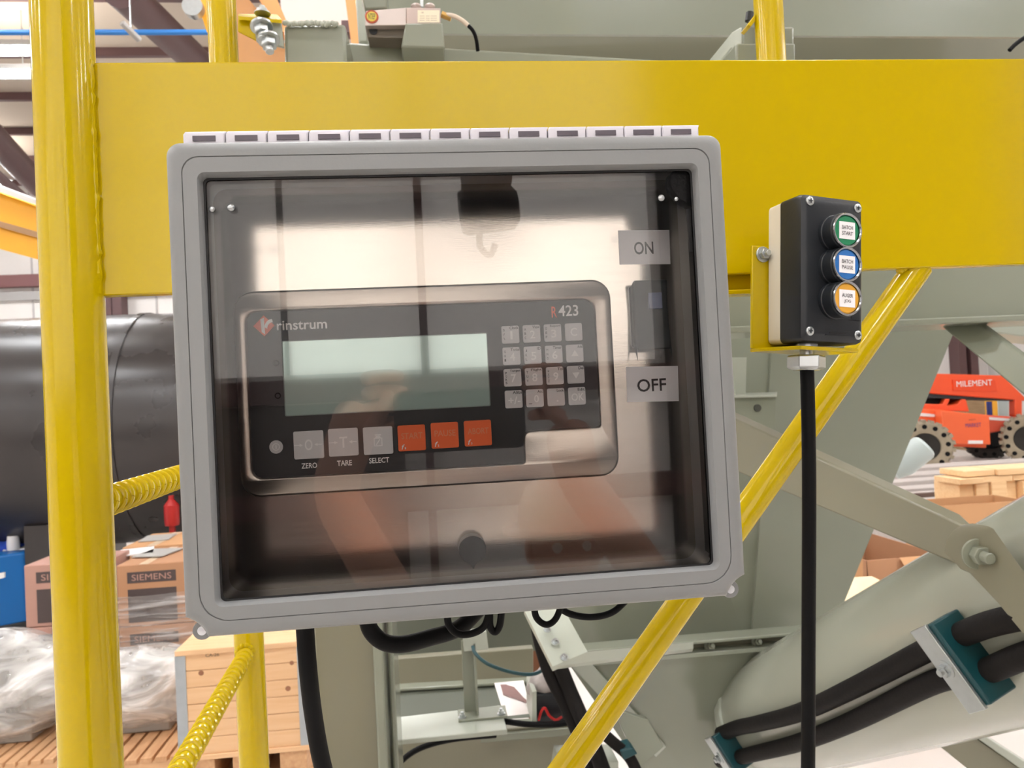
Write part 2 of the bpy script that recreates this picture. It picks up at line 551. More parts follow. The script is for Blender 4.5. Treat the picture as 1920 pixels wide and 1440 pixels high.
# high-bay lights
FIX = None
k = 0
SPOTS = [(x, y) for y in (-4.5, -.5, 3.5, 8., 18.6) for x in (-10.2, -5.6, -1., 3.6, 8.2, 12.8)]
for px, py in ((-20, 138), (62, 94), (-50, 336)):
    p = atz(px, py, H-1.)
    SPOTS.append((p.x, p.y))
SPOTS += [(1., 13.75), (6., 13.75), (11., 13.75)]
for i_, (x, y) in enumerate(SPOTS):
    if True:
        c = Vector((x, y, H-1.0))
        lab = 'glowing white high bay light hanging under the roof'
        if FIX is None:
            FIX = thing('high_bay_light', lab, 'ceiling light', c, 'high bay lights under the roof')
            MB().box(x-.75, x+.75, y-.18, y+.18, c.z, c.z+.08).build('housing', mat('lamp_housing', (210, 208, 205), .5), FIX, .01)
            MB().box(x-.72, x+.72, y-.15, y+.15, c.z-.015, c.z-.002).build('diffuser', LAMPW, FIX)
            MB().box(x-.6, x+.6, y-.13, y+.13, c.z+.081, c.z+.09).build('ceiling_fill', CEILFILL, FIX)  # added glow on the housing top, lights the deck above
            MB().cyl((x-.5, y, c.z+.08), (x-.5, y, H), .01, n=6).build('hanger', ZINC, FIX)
            MB().cyl((x+.5, y, c.z+.08), (x+.5, y, H), .01, n=6).build('hanger', ZINC, FIX)
        else:
            dup(FIX, c-FIX.location, {0: 'brightest high bay light, left of the big yellow post near the beam top', 1: 'high bay light just above the brightest one, left of the big yellow post',
                                      2: 'lowest small glow of a high bay light left of the big yellow post'}.get(i_-30))
tl = thing('strip_light', 'unlit grey strip light hanging in front of the blue pipe', 'ceiling light', at(246, 62, 8.6))
MB().bar(at(228, 42, 8.6), at(262, 76, 8.8), .06, .05).build('housing', mat('strip_grey', (176, 172, 168), .5), tl, .01)
MB().cyl(at(246, 60, 8.7), at(246, 60, 8.7)+Vector((0, 0, H-at(246, 60, 8.7).z)), .008, n=6).build('hanger', ZINC, tl)

# crane girder at the left
cr = thing('crane_girder', 'orange yellow crane girder high behind the left post', 'crane', at(20, 420, 12))
f_ = [at(-200, 290, 11.0), at(120, 405, 13), at(120, 452, 13), at(-200, 360, 11.0)]
b_ = [p+Vector((.1, .35, 0)) for p in f_]
MB().hexa(f_, b_).build('web', CRANE, cr)
f_ = [at(-200, 366, 11.0), at(120, 458, 13), at(120, 500, 13), at(-200, 412, 11.0)]
MB().hexa(f_, [p+Vector((.1, .35, 0)) for p in f_]).build('lower_flange', CRANE, cr)
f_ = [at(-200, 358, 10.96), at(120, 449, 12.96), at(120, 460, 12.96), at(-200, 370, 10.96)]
MB().hexa(f_, [p+Vector((.1, .35, 0)) for p in f_]).build('shade_strip', mat('crane_shadow_strip', (172, 134, 96), .5), cr)  # strip coloured as the shade between web and flange
f_ = [at(-200, 275, 10.9), at(120, 394, 12.9), at(120, 403, 12.9), at(-200, 288, 10.9)]
MB().hexa(f_, [p+Vector((.1, .3, 0)) for p in f_]).build('rail', mat('rail_white', (214, 210, 206), .4), cr)

# orange hoist frame far behind the rear pole
hf = thing('hoist_frame', 'orange steel hoist frame behind the rear yellow pole', 'hoist', at(500, 60, 4.5))
MB().prism(px_poly([(436, -40), (560, 115), (545, 130), (420, 130)], 4.6), (0, .12, 0)).build('gusset', ORANGET, hf)
f_ = [at(466, -40, 4.5), at(503, -40, 4.5), at(546, 60, 4.5), at(520, 60, 4.5)]
MB().hexa(f_, [p+Vector((0, .1, 0)) for p in f_]).build('arm', mat('orange_arm', (226, 156, 92), .45), hf)
f_ = [at(642, -40, 4.5), at(664, -40, 4.5), at(684, 120, 4.5), at(664, 120, 4.5)]
MB().hexa(f_, [p+Vector((0, .1, 0)) for p in f_]).build('arm', MATS['orange_arm'], hf)
MB().prism(px_poly([(520, -60), (660, -60), (664, 46), (530, 46)], 5.2), (0, .06, 0)).build('cover_sheet', mat('pink_white_sheet', (226, 208, 200), .6), hf)
MB().prism(px_poly([(640, 38), (676, 38), (676, 60), (640, 60)], 5.0), (0, .1, 0)).build('lower_tie', MAROON, hf)
MB().prism(px_poly([(370, -30), (392, -30), (396, 60), (388, 60), (378, 30)], 4.4), (0, .05, 0)).build('hook_arm', CRANE, hf)
MB().lathe([(0, 0), (.055, 0), (.055, .05), (0, .05)], at(360, 10, 4.3), (0, 1, 0)).build('sheave', ZINC, hf)

# ================================================================== yellow ladder frame
YB = .66
fr = thing('ladder_frame', 'bright yellow welded steel frame with rungs carrying the grey box', 'frame', (at(143, 720, YB).x, YB, 0))
RP = .0235
xl = at(143.5, 720, YB).x
MB().tube([(xl, YB, 0), (xl, YB, 3.2)], RP, 40).build('post', YEL, fr)
xr = at(1955, 300, YB).x+RP
MB().tube([(xr, YB, 0), (xr, YB, 3.2)], RP, 40).build('post', YEL, fr)
zt = (at(300, 115.6, YB).z+at(1800, 110.5, YB).z)/2
zb = (at(300, 552, YB).z+at(1650, 503.5, YB).z)/2
MB().box(xl+RP*.72, xr-RP*.72, YB, YB+.012, zb, zt).build('cross_beam', YEL, fr, .0012)
# weld beads along the joint of post and beam
for sx, s in ((xl, 1), (xr, -1)):
    pts = []
    m = MB()
    nb = 46
    vs = [Vector((sx+s*(RP*.90+random.uniform(-.0006, .0006)), YB-.0035+random.uniform(-.0008, .0008), zb+.001+(zt-zb-.002)*i/nb)) for i in range(nb+1)]
    m.tube(vs, [.0032+random.uniform(-.0007, .0009) for _ in vs], 8)
    m.build('weld_bead', YEL, fr)
# diagonal brace
ba, bb = at(1722, 500, YB+.014), at(1010, 1512, YB+.014)
MB().tube([ba, bb], .0128, 28).build('diagonal_brace', YEL, fr)
m = MB()
for i in range(9):
    p = at(1688+i*6.5, 506-(i % 3)*3-(i*.7), YB+.006)
    m.sphere(p, .0042+random.uniform(-.0008, .0008), 10, 6)
m.build('weld_bead', YEL, fr)
# far poles
YP = 1.31
xp = at(446, 720, YP).x
MB().tube([(xp, YP, 0), (xp, YP, 3.2)], RP, 36).build('rear_post', YEL, fr)
YQ = 1.204
xq = at(1441.5, 30, YQ).x
MB().tube([(xq, YQ, at(1455, 520, YQ).z), (xq, YQ, 3.2)], RP, 36).build('rear_post', YEL, fr)


def rebar(a, b, r=.0105):
    a, b = Vector(a), Vector(b); d = (b-a); L = d.length; d.normalize()
    m = MB(); m.tube([a, b], r, 20)
    u = d.cross(Vector((0, 0, 1))).normalized(); v = u.cross(d)
    k = int(L/.020)
    for i in range(k):
        c = a+d*(.012+i*.020)
        loop = []
        for j in range(21):
            an = 2*math.pi*j/20
            loop.append(c+(u*math.cos(an)+v*math.sin(an))*(r+.0004)+d*(.0060*math.sin(an)))
        m.tube(loop, .0030, 8)
    return m


za = at(216, 944, YB+.02).z
rebar((xl+.004, YB+.02, za), (xp, YP-.01, za)).build('rung', YEL, fr)
zc = at(466, 1226, YP-.02).z
rebar((xl+.004, YB+.02, zc), (xp, YP-.02, zc)).build('rung', YEL, fr)
m = MB()
for i in range(10):
    an = i/10*2*math.pi
    m.sphere(Vector((xp+.012*math.cos(an)-.002, YP-RP+.002, zc+.011*math.sin(an)+.004)), .005, 8, 6)
m.build('weld_bead', YEL, fr)
# flange tab with bolts on the left rear pole
zf = at(470, 24, 1.3).z
MB().prism([at(447, 26, 1.3), at(447, 30, 1.28), at(528, 37, 1.28), at(520, 27, 1.3)], (0, 0, -.006)).build('flange_tab', YEL, fr)
f_ = [at(446, 28, 1.29), at(475, 34, 1.29), at(482, 76, 1.29), at(446, 58, 1.29)]
MB().hexa(f_, [p+Vector((0, .006, 0)) for p in f_]).build('flange_tab', YEL, fr, .001)
f_ = [at(1402, 46, 1.2), at(1416, 26, 1.2), at(1416, 40, 1.2), at(1408, 50, 1.2)]
MB().hexa(f_, [p+Vector((0, .03, 0)) for p in f_]).build('flange_tab', YEL, fr, .001)
# hidden bar that carries the push-button bracket
f0, f1 = at(1330, 519, YB+.013), at(1470, 514, YB+.013)
zz0 = at(1420, 556, YB+.02).z
MB().box(f0.x, f1.x, YB+.0125, YB+.018, zz0+.004, zb+.004).build('mounting_bar', YEL, fr, .001)
MB().box(f0.x, f1.x, YB-.004, YB+.018, zz0, zz0+.004).build('mounting_bar', YEL, fr, .001)

# ================================================================== control enclosure
YL = .4389
LX0, LX1, LZ0, LZ1 = -.1408, .1795, CZ-.1226, CZ+.1524
WX0, WX1, WZ0, WZ1 = -.1222, .1616, CZ-.1043, CZ+.1330
en = thing('control_enclosure', 'grey plastic control box with clear window hung on the yellow beam', 'control box', ((LX0+LX1)/2, YL+.1, LZ0))
YPL = YL+.067      # steel plate inside
CUT = .0118
lp = []
lp.append(rrect(LX0+.0035, LX1-.0035, LZ0+.0035, LZ1-.0035, .006, YL+.026, 6, CUT))
lp.append(rrect(LX0, LX1, LZ0, LZ1, .008, YL+.024, 6, CUT))
lp.append(rrect(LX0+.0001, LX1-.0001, LZ0+.0001, LZ1-.0001, .008, YL+.006, 6, CUT))
for a in range(1, 6):
    t = a/5*math.pi/2
    q = .006*(1-math.cos(t)); yy = .006*(1-math.sin(t))
    lp.append(rrect(LX0+q, LX1-q, LZ0+q, LZ1-q, .0075, YL+yy, 6, CUT-q*.4))
GX = .0093
for off, dy in ((GX-.0003, 0.), (GX, .0009), (GX+.0003, 0.)):
    lp.append(rrect(LX0+off, LX1-off, LZ0+off, LZ1-off, .009, YL+dy, 6, None, .0155))
lp.append(rrect(WX0-.0014, WX1+.0014, WZ0-.0014, WZ1+.0014, .0042, YL, 6))
lp.append(rrect(WX0-.0006, WX1+.0006, WZ0-.0006, WZ1+.0006, .0036, YL+.0016, 6))
lp.append(rrect(WX0, WX1, WZ0, WZ1, .003, YL+.004, 6))
lp.append(rrect(WX0, WX1, WZ0, WZ1, .003, YL+.0068, 6))
MB().loft(lp).build('lid_frame', GRYPLAS, en, angle=40)
# dark gasket ring behind the lid around the window
MB().loft([rrect(WX0-.0001, WX1+.0001, WZ0-.0001, WZ1+.0001, .003, YL+.0068, 6), rrect(WX0+.0012, WX1-.0012, WZ0+.0012, WZ1-.0012, .003, YL+.0068, 6)]).build('window_gasket', LIDLINE, en)
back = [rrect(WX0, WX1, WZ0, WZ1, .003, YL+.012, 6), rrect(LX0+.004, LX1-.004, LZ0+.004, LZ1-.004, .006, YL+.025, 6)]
MB().loft(back).build('lid_inner_frame', GRYDARK, en)  # back of the lid, its unlit darkness put into the colour
MB().prism(rrect(WX0-.004, WX1+.004, WZ0-.004, WZ1+.004, .004, YL+.0080, 6), (0, .003, 0)).build('window_pane', PANE, en, smooth=False)
# studs on the pane
for px, py, r in ((397, 392, .0018), (433, 389, .0022), (1240, 371, .0020), (1268, 373, .0013), (517, 681, .0010)):
    if py < 500:
        p = at(px, py, YL+.0075)
        MB().sphere(p, (r, r*.5, r), 12, 8).build('pane_stud', ZINC, en)
# body
bx0, bx1, bz0, bz1 = LX0+.002, LX1-.002, LZ0+.004, LZ1-.003
lp = [rrect(bx0, bx1, bz0, bz1, .01, YL+.027, 5), rrect(bx0+.004, bx1-.004, bz0+.004, bz1-.004, .012, YL+.19, 5),
      rrect(bx0+.008, bx1-.008, bz0+.008, bz1-.008, .012, YL+.19-.004, 5), rrect(bx0+.005, bx1-.005, bz0+.005, bz1-.005, .008, YL+.027, 5)]
MB().loft([lp[0], lp[1]], False, True).loft([lp[2], lp[3]], True, False).loft([lp[3], lp[0]]).build('body', GRYPLAS, en)
MB().loft([rrect(bx0+.0052, bx1-.0052, bz0+.0052, bz1-.0052, .008, YL+.0275, 5), rrect(bx0+.0056, bx1-.0056, bz0+.0056, bz1-.0056, .008, YPL-.0005, 5)]).build('inner_shade_wall', GRYDARK, en)  # dark wall added to stand for shade on the inner body sides
for sx in (bx0+.03, bx1-.05):
    MB().box(sx, sx+.02, YL+.19, YB, LZ1-.06, LZ1-.03).build('mounting_foot', ZINC, en)
MB().box(bx0+.005, bx1-.005, YPL, YPL+.002, bz0+.005, bz1-.005).build('panel_plate', STEEL, en)
# hinge knuckles
hx0, hx1 = at(348, 255, YL+.016).x, at(1304, 244, YL+.016).x
nk = 13
hz = LZ1+.0005
slotm = mat('hinge_slot', (92, 84, 92), .5)
for i in range(nk):
    a = hx0+(hx1-hx0)*i/nk; b = hx0+(hx1-hx0)*(i+1)/nk
    hk = MB().prism([(a+.0002, YL+.010, hz-.003), (a+.0002, YL+.010, hz+.0062), (a+.0012, YL+.011, hz+.0082), (a+.0012, YL+.02, hz+.0082), (a+.0002, YL+.024, hz+.004), (a+.0002, YL+.024, hz-.003)], (b-a-.0004, 0, 0))
    hk = hk.build('hinge_knuckle', HINGE, en, .0008)
    MB().box(a+(b-a)*.24, a+(b-a)*.78, YL+.0094, YL+.0108, hz+.0022, hz+.0052).build('slot', slotm, hk)
# latch screws in the lower corners
for sx, s in ((LX0+.0082, 1), (LX1-.0082, -1)):
    c = Vector((sx-.002*s, YL+.012, LZ0+.0016))
    lg = MB().lathe([(.0036, 0), (.0050, 0), (.0053, .001), (.0053, .012), (.0036, .012), (.0036, 0)], c, (0, 1, 0), 26).build('latch_lug', GRYPLAS, en)
    MB().lathe([(0, -.0006), (.0024, -.0002), (.0036, .0015), (.0036, .01), (0, .01)], c, (0, 1, 0), 20).build('screw', mat('bright_screw', (226, 228, 232), .3, .4), lg)
# black quarter-turn knob under the indicator
kp = at(886, 1031, YPL-.012)
prof = []
for i in range(28):
    an = 2*math.pi*i/28-math.pi/2
    r = .0088
    x, z = r*math.cos(an), r*math.sin(an)
    if i == 0:
        z -= .0036
    if i in (1, 27):
        z -= .0006
    prof.append(kp+Vector((x, 0, z)))
MB().prism(prof, (0, .012, 0)).build('quarter_turn_knob', BLKPL, en, .001)
# black sealant blob in the top right corner and grey tape below it
sb = [(1258, 322), (1306, 318), (1308, 392), (1290, 384), (1272, 372), (1259, 356), (1254, 338)]
MB().prism(roundpoly([(p.x, p.z) for p in px_poly(sb, YL+.013)], .002, YL+.0118), (0, .010, 0)).build('sealant_blob', mat('foam_black', (26, 25, 26), .9, bump=.6, bscale=200), en, .001)
MB().prism(px_poly([(1286, 392), (1305, 390), (1309, 472), (1294, 472)], YL+.0135), (0, .001, 0)).build('tape_strip', mat('grey_tape', (86, 86, 88), .5), en)

# ------------------------------------------------------------------ weighing indicator
YI = YPL-.007
ind = thing('weighing_indicator', 'stainless weighing indicator with display and keypad behind the clear window', 'indicator', at(800, 735, YPL))


def q(px, py, Y=None):
    p = at(px, py, YI if Y is None else Y)
    return (p.x, p.z)


bx0 = (q(437, 549)[0]+q(452, 940)[0])/2; bx1 = (q(1140, 521)[0]+q(1166, 886)[0])/2
bz1 = (q(437, 549)[1]+q(1140, 521)[1])/2; bz0 = (q(452, 940)[1]+q(1166, 886)[1])/2
ox0 = (q(463, 588)[0]+q(472, 900)[0])/2; ox1 = (q(1111, 559)[0]+q(1128, 800)[0])/2
oz1 = (q(463, 588)[1]+q(1111, 559)[1])/2; oz0 = q(700, 884)[1]-.0002
nx = q(982, 835)[0]; nz = q(1060, 803)[1]
ovp = [(ox0, oz0), (nx, oz0), (nx, nz), (ox1, nz), (ox1, oz1), (ox0, oz1)]
ovr = [.008, .0022, .006, .0022, .009, .008]


def ins(d):
    return [(ox0+d, oz0+d), (nx-d, oz0+d), (nx-d, nz+d), (ox1-d, nz+d), (ox1-d, oz1-d), (ox0+d, oz1-d)]


bz = MB()
o1 = rrect(bx0, bx1, bz0, bz1, .0125, YPL, 8)
o2 = rrect(bx0, bx1, bz0, bz1, .0125, YI+.0015, 8)
o3 = rrect(bx0+.0006, bx1-.0006, bz0+.0006, bz1-.0006, .012, YI+.0004, 8)
o4 = rrect(bx0+.0016, bx1-.0016, bz0+.0016, bz1-.0016, .011, YI, 8)
bz.loft([o1, o2, o3, o4])
i0 = roundpoly(ins(-.0012), ovr, YI); i1 = roundpoly(ins(-.0004), ovr, YI+.0007); i2 = roundpoly(ins(0), ovr, YI+.0013)
loops = [o4, i0]
flat = o4+i0
bz.add(flat, [tuple(t) for t in geometry.tessellate_polygon(loops)])
bz.loft([i0, i1, i2])
bz.build('bezel', STEEL2, ind, angle=50)
YO = YI+.0012
MB().prism(roundpoly(ins(-.0002), ovr, YO), (0, .002, 0)).build('keypad_overlay', OVER, ind, smooth=False)
# display
dc = [q(530, 641, YO), q(912, 625, YO), q(918, 757, YO), q(536, 782, YO)]
dx0, dx1 = (dc[0][0]+dc[3][0])/2, (dc[1][0]+dc[2][0])/2
dz1, dz0 = (dc[0][1]+dc[1][1])/2, (dc[2][1]+dc[3][1])/2
MB().prism(rrect(dx0, dx1, dz0, dz1, .0008, YO-.00015, 3), (0, .0003, 0)).build('display', LCD, ind, smooth=False)
MB().loft([rrect(dx0-.0006, dx1+.0006, dz0-.0006, dz1+.0006, .001, YO-.0001, 3), rrect(dx0, dx1, dz0, dz1, .0008, YO-.0003, 3)]).build('display_border', mat('display_edge', (120, 130, 126), .4), ind)
for px, py in ((518, 681), (521, 742)):
    p = at(px, py, YO)
    MB().lathe([(0, .0004), (.0009, .0002), (.0016, -.0002), (.002, 0), (.002, .001), (0, .001)], p, (0, 1, 0), 16).build('sensor_dimple', mat('dimple_black', (20, 20, 20), .2), ind)
# logo and model number
p = Vector((*q(495, 611, YO-.0002),)); s_ = .0066
lg = MB().prism([(p.x-s_, YO-.0002, p.y), (p.x, YO-.0002, p.y-s_), (p.x+s_, YO-.0002, p.y), (p.x, YO-.0002, p.y+s_)], (0, .0002, 0)).build('logo', ORNP, ind, smooth=False)
lw = MB()
yq = YO-.00035
lw.face([(p.x-.0021, yq, p.y+.0042), (p.x+.0002, yq, p.y+.0052), (p.x+.0004, yq, p.y-.0052), (p.x-.0016, yq, p.y-.0040)])
arc = [(p.x+.0004+.0052*(1-math.cos(R(a)))*.9, p.y-.001+.0052*math.sin(R(a))) for a in range(0, 91, 15)]
arc2 = [(p.x+.0020+.0036*(1-math.cos(R(a)))*1.0, p.y-.002+.0042*math.sin(R(a))) for a in range(0, 91, 15)]
for i in range(len(arc)-1):
    lw.face([(arc[i][0], yq, arc[i][1]), (arc[i+1][0], yq, arc[i+1][1]), (arc2[i+1][0], yq, arc2[i+1][1]), (arc2[i][0], yq, arc2[i][1])])
lw.build('logo_letter', WHITE, lg, smooth=False)
a_, b_ = q(519, 612, YO), q(613, 605, YO)
MB().text('rinstrum', (a_[0]+b_[0])/2, YO-.0002, (a_[1]+b_[1])/2-.0002, .0060, b_[0]-a_[0]).build('maker_name', WHITE, ind, smooth=False)
a_, b_ = q(1034, 585, YO), q(1084, 581, YO); wd = b_[0]-a_[0]
MB().text('R', a_[0], YO-.0002, a_[1]-.0001, .0073, wd*.2, 'l').build('model_letter', ORNP, ind, smooth=False)
MB().text('423', b_[0], YO-.0002, (a_[1]+b_[1])/2+.0001, .0073, wd*.74, 'r').build('model_number', WHITE, ind, smooth=False)
# keypad 4 x 4
kx0 = (q(957, 628, YO)[0]+q(963, 749, YO)[0])/2; kx3 = (q(1074, 622, YO)[0]+q(1083, 742, YO)[0])/2
kz0 = (q(957, 628, YO)[1]+q(1074, 622, YO)[1])/2; kz3 = (q(963, 749, YO)[1]+q(1083, 742, YO)[1])/2
KW = .0116
rows = [[('1', 'Clock', 'S/\\'), ('2', 'View', 'ABC'), ('3', 'Report', 'DEF'), ('C', '', '')],
        [('4', 'Total', 'GHI'), ('5', 'ID', 'JKL'), ('6', 'Timer', 'MNO'), ('UP', 'Add', '')],
        [('7', 'Target', 'PQRS'), ('8', 'Flight', 'TUV'), ('9', 'Tol', 'WXYZ'), ('DN', 'Del', '')],
        [('+/-', 'Alibi', ''), ('0', 'Acc', ''), ('.', 'Lock', ''), ('OK', 'Edit', '')]]
yk = YO-.0005; yt = yk-.0002
for r_ in range(4):
    for c_ in range(4):
        x = kx0+(kx3-kx0)*c_/3; z = kz0+(kz3-kz0)*r_/3
        key = MB().loft([rrect(x-KW/2, x+KW/2, z-KW/2, z+KW/2, .0012, YO, 4), rrect(x-KW/2+.0001, x+KW/2-.0001, z-KW/2+.0001, z+KW/2-.0001, .0011, yk, 4)], False, True).build('keypad_key', KEYG, ind)
        big, small, let = rows[r_][c_]
        m = MB()
        if big == 'UP':
            m.face([(x-.0024, yt, z-.0018), (x+.0024, yt, z-.0018), (x, yt, z+.0022)])
        elif big == 'DN':
            m.face([(x-.0024, yt, z+.0014), (x, yt, z-.0026), (x+.0024, yt, z+.0014)])
        elif big == '.':
            m.box(x+.0004, x+.0014, yt, yk, z-.0030, z-.0020)
        elif big == '0':
            m.text('0', x+.0010, yt, z-.0004, .0048, .0031)
        elif big == '+/-':
            m.text('+/-', x+.0004, yt, z-.0008, .0050, .0080)
        elif big == 'OK':
            m.text('OK', x+.0004, yt, z-.0006, .0050, .0084)
        elif big == 'C':
            m.text('C', x, yt, z, .0054, .0044)
        else:
            m.text(big, x+.0006, yt, z-.0005, .0053, .0034 if big != '1' else .0014)
        m.build('legend', WHITE, key, smooth=False)
        m = MB()
        if small:
            m.text(small, x+KW/2-.0004, yt, z+KW/2-.0015, .0019, min(.0019*.62*len(small), KW*.66), 'r')
        if let:
            n_ = len(let)
            for i, ch in enumerate(let):
                m.text(ch, x-KW/2+.0016, yt, z+.0034-.0028*i*(3/max(3, n_))-.0004, .0016, .0011)
        if big == '0':
            m.box(x-.0042, x-.0020, yt, yk, z-.0038, z-.0034)
        if m.v:
            m.build('small_legend', BLACKP, key, smooth=False)
# lower row of keys
pc = at(518, 838, YO)
pk = MB().lathe([(.0042, 0), (.0042, -.0005), (0, -.0005)], pc, (0, 1, 0), 28).build('power_key', KEYG, ind)
m = MB(); yy = YO-.0007
ring = lambda cx, cz, r0, r1, n=24: [m.face([(cx+r0*math.cos(2*math.pi*i/n), yy, cz+r0*math.sin(2*math.pi*i/n)), (cx+r1*math.cos(2*math.pi*i/n), yy, cz+r1*math.sin(2*math.pi*i/n)),
                                            (cx+r1*math.cos(2*math.pi*(i+1)/n), yy, cz+r1*math.sin(2*math.pi*(i+1)/n)), (cx+r0*math.cos(2*math.pi*(i+1)/n), yy, cz+r0*math.sin(2*math.pi*(i+1)/n))]) for i in range(n)]
ring(pc.x, pc.z, .0019, .0023)
m.text('1', pc.x, yy, pc.z, .0022, .0006)
m.build('legend', WHITE, pk, smooth=False)


def softkey(name, px, py, wpx, material, hpx=None):
    c = at(px, py, YO); wd = wpx*YO/FPX*1.0; hh = wd if hpx is None else hpx*YO/FPX
    return c, wd, MB().loft([rrect(c.x-wd/2, c.x+wd/2, c.z-hh/2, c.z+hh/2, .0011, YO, 4), rrect(c.x-wd/2+.0001, c.x+wd/2-.0001, c.z-hh/2+.0001, c.z+hh/2-.0001, .001, YO-.0005, 4)], False, True).build(name, material, ind)


def arrows(m, c):
    for s in (-1, 1):
        m.box(c.x+s*.0066-.0024, c.x+s*.0066+.0018, yy, YO-.0005, c.z-.00025, c.z+.00025)
        m.face([(c.x+s*.0034, yy, c.z), (c.x+s*.0056, yy, c.z+.0010), (c.x+s*.0056, yy, c.z-.0010)])


for px, py, nm, lab in ((579, 834, 'zero_key', 'ZERO'), (644, 829, 'tare_key', 'TARE'), (709, 826, 'select_key', 'SELECT')):
    c, wd, key = softkey(nm, px, py, 54, KEYG, 51)
    m = MB()
    if lab == 'ZERO':
        m.text('O', c.x, yy, c.z, .0070, .0048); arrows(m, c)
    elif lab == 'TARE':
        m.text('T', c.x, yy, c.z, .0070, .0050); arrows(m, c)
    else:
        def frame(x0, x1, z0, z1, t):
            for b in ((x0, x1, z0, z0+t), (x0, x1, z1-t, z1), (x0, x0+t, z0, z1), (x1-t, x1, z0, z1)):
                m.face([(b[0], yy, b[2]), (b[1], yy, b[2]), (b[1], yy, b[3]), (b[0], yy, b[3])])
        frame(c.x-.0027, c.x+.0027, c.z-.0036, c.z+.0018, .0006)
        m.face([(c.x-.0019, yy, c.z+.0018), (c.x+.0019, yy, c.z+.0018), (c.x+.0012, yy, c.z+.0030), (c.x-.0012, yy, c.z+.0030)])
        m.face([(c.x-.0020, yy, c.z+.0032), (c.x+.0020, yy, c.z+.0032), (c.x+.0020, yy, c.z+.0041), (c.x-.0020, yy, c.z+.0041)])
        m.face([(c.x-.0016, yy, c.z-.0026), (c.x-.0010, yy, c.z-.0028), (c.x+.0016, yy, c.z+.0008), (c.x+.0010, yy, c.z+.0010)])
    m.build('legend', WHITE, key, smooth=False)
    t = at({'ZERO': 580, 'TARE': 646, 'SELECT': 711}[lab], {'ZERO': 873, 'TARE': 868, 'SELECT': 863}[lab], YO)
    MB().text(lab, t.x, YO-.0002, t.z, .0034, {'ZERO': .0097, 'TARE': .0093, 'SELECT': .0127}[lab]).build('key_caption', WHITE, ind, smooth=False)
for px, py, nm, lab, sub in ((772, 821, 'start_key', 'START', 'f1'), (834, 816, 'pause_key', 'PAUSE', 'f2'), (896, 812, 'abort_key', 'ABORT', 'f3')):
    c, wd, key = softkey(nm, px, py, 51, KEYO, 48)
    MB().text(lab, c.x+.0002, yy, c.z+.0014, .0040, .0136).build('legend', KEYT, key, smooth=False)
    MB().text('f', c.x-wd/2+.0030, yy, c.z-.0055, .0032, .0016, italic=.25).text(sub[1], c.x-wd/2+.0045, yy, c.z-.0064, .0013, .0007).build('small_legend', WHITE, key, smooth=False)

# ------------------------------------------------------------------ stickers and rocker switch on the plate
for lab, quad, txt, tw, word in (('white sticker reading ON above the rocker switch', [(1159, 432), (1255, 431), (1257, 495), (1162, 496)], (1207, 465), 38, 'ON'),
                                 ('white sticker reading OFF below the rocker switch', [(1174, 688), (1271, 686), (1273, 752), (1176, 754)], (1222, 722), 57, 'OFF')):
    P = px_poly(quad, YPL-.0004)
    st = tag(MB().prism(P, (0, .0003, 0)).build('sticker', LABELW, smooth=False), lab, 'sticker')
    c = at(*txt, YPL-.0006)
    MB().text(word, c.x, YPL-.0006, c.z, .0086, tw*YPL/FPX).build('lettering', BLACKP, st, smooth=False)
sw = thing('rocker_switch', 'black rocker switch between the ON and OFF stickers', 'switch', at(1222, 590, YPL))
YS = YPL-.013
f_ = [q(1191, 524, YS), q(1256, 522, YS), q(1258, 657, YS), q(1192, 658, YS)]
sx0, sx1, sz1, sz0 = (f_[0][0]+f_[3][0])/2, (f_[1][0]+f_[2][0])/2, f_[0][1], f_[3][1]
prof = []
for i in range(13):
    t = i/12; z = sz0+(sz1-sz0)*t
    dep = .0035*((t-.55)*2)**2
    prof.append((z, YS+.004-dep if t < .55 else YS+.004-dep))
poly = [(sx0, y, z) for z, y in prof]+[(sx0, YPL, sz1-.004), (sx0, YPL, sz0+.006)]
MB().prism(poly, (sx1-sx0, 0, 0)).build('rocker', mat('rocker_grey_black', (46, 50, 50), .6, spec=.25), sw, .0015, 3)
c = at(1229, 563, YS+.0025)
MB().box(c.x-.0046, c.x+.0046, YS+.0024, YS+.006, c.z-.0056, c.z+.0052).build('lens', mat('lens_blue_grey', (92, 104, 136), .3), sw, .0004)
MB().prism(rrect(sx0-.0008, sx1+.001, sz0+.003, sz1-.003, .002, YPL-.003, 4), (0, .003, 0)).build('switch_frame', BLKPL, sw, .0005)

# ================================================================== push-button station
al, ro = .2173, .0713
tx = Vector((math.cos(al), math.sin(al), 0)); ty = Vector((-math.sin(al), math.cos(al), 0)); tz = Vector((0, 0, 1))
tx, tz = tx*math.cos(ro)-tz*math.sin(ro), tz*math.cos(ro)+tx*math.sin(ro)
SO = Vector((.2875, .57, .0341+CZ))
T = Matrix(((tx.x, ty.x, tz.x, SO.x), (tx.y, ty.y, tz.y, SO.y), (tx.z, ty.z, tz.z, SO.z), (0, 0, 0, 1)))
SW, SH, SD = .0602, .1167, .0444
ps = thing('push_button_station', 'black and beige push button station with three round buttons', 'button box', T @ Vector((SW/2, SD/2, 0)))
lp = [rrect(0, SW, 0, SH, .004, .0265, 5), rrect(0, SW, 0, SH, .004, .006, 5), rrect(.0008, SW-.0008, .0008, SH-.0008, .004, .0025, 5),
      rrect(.0035, SW-.003, .005, SH-.004, .003, .0006, 5), rrect(.0055, SW-.0045, .0065, SH-.006, .003, 0, 5)]
MB(T).loft(lp, True, True).build('front_cover', BLKPL, ps, angle=25)
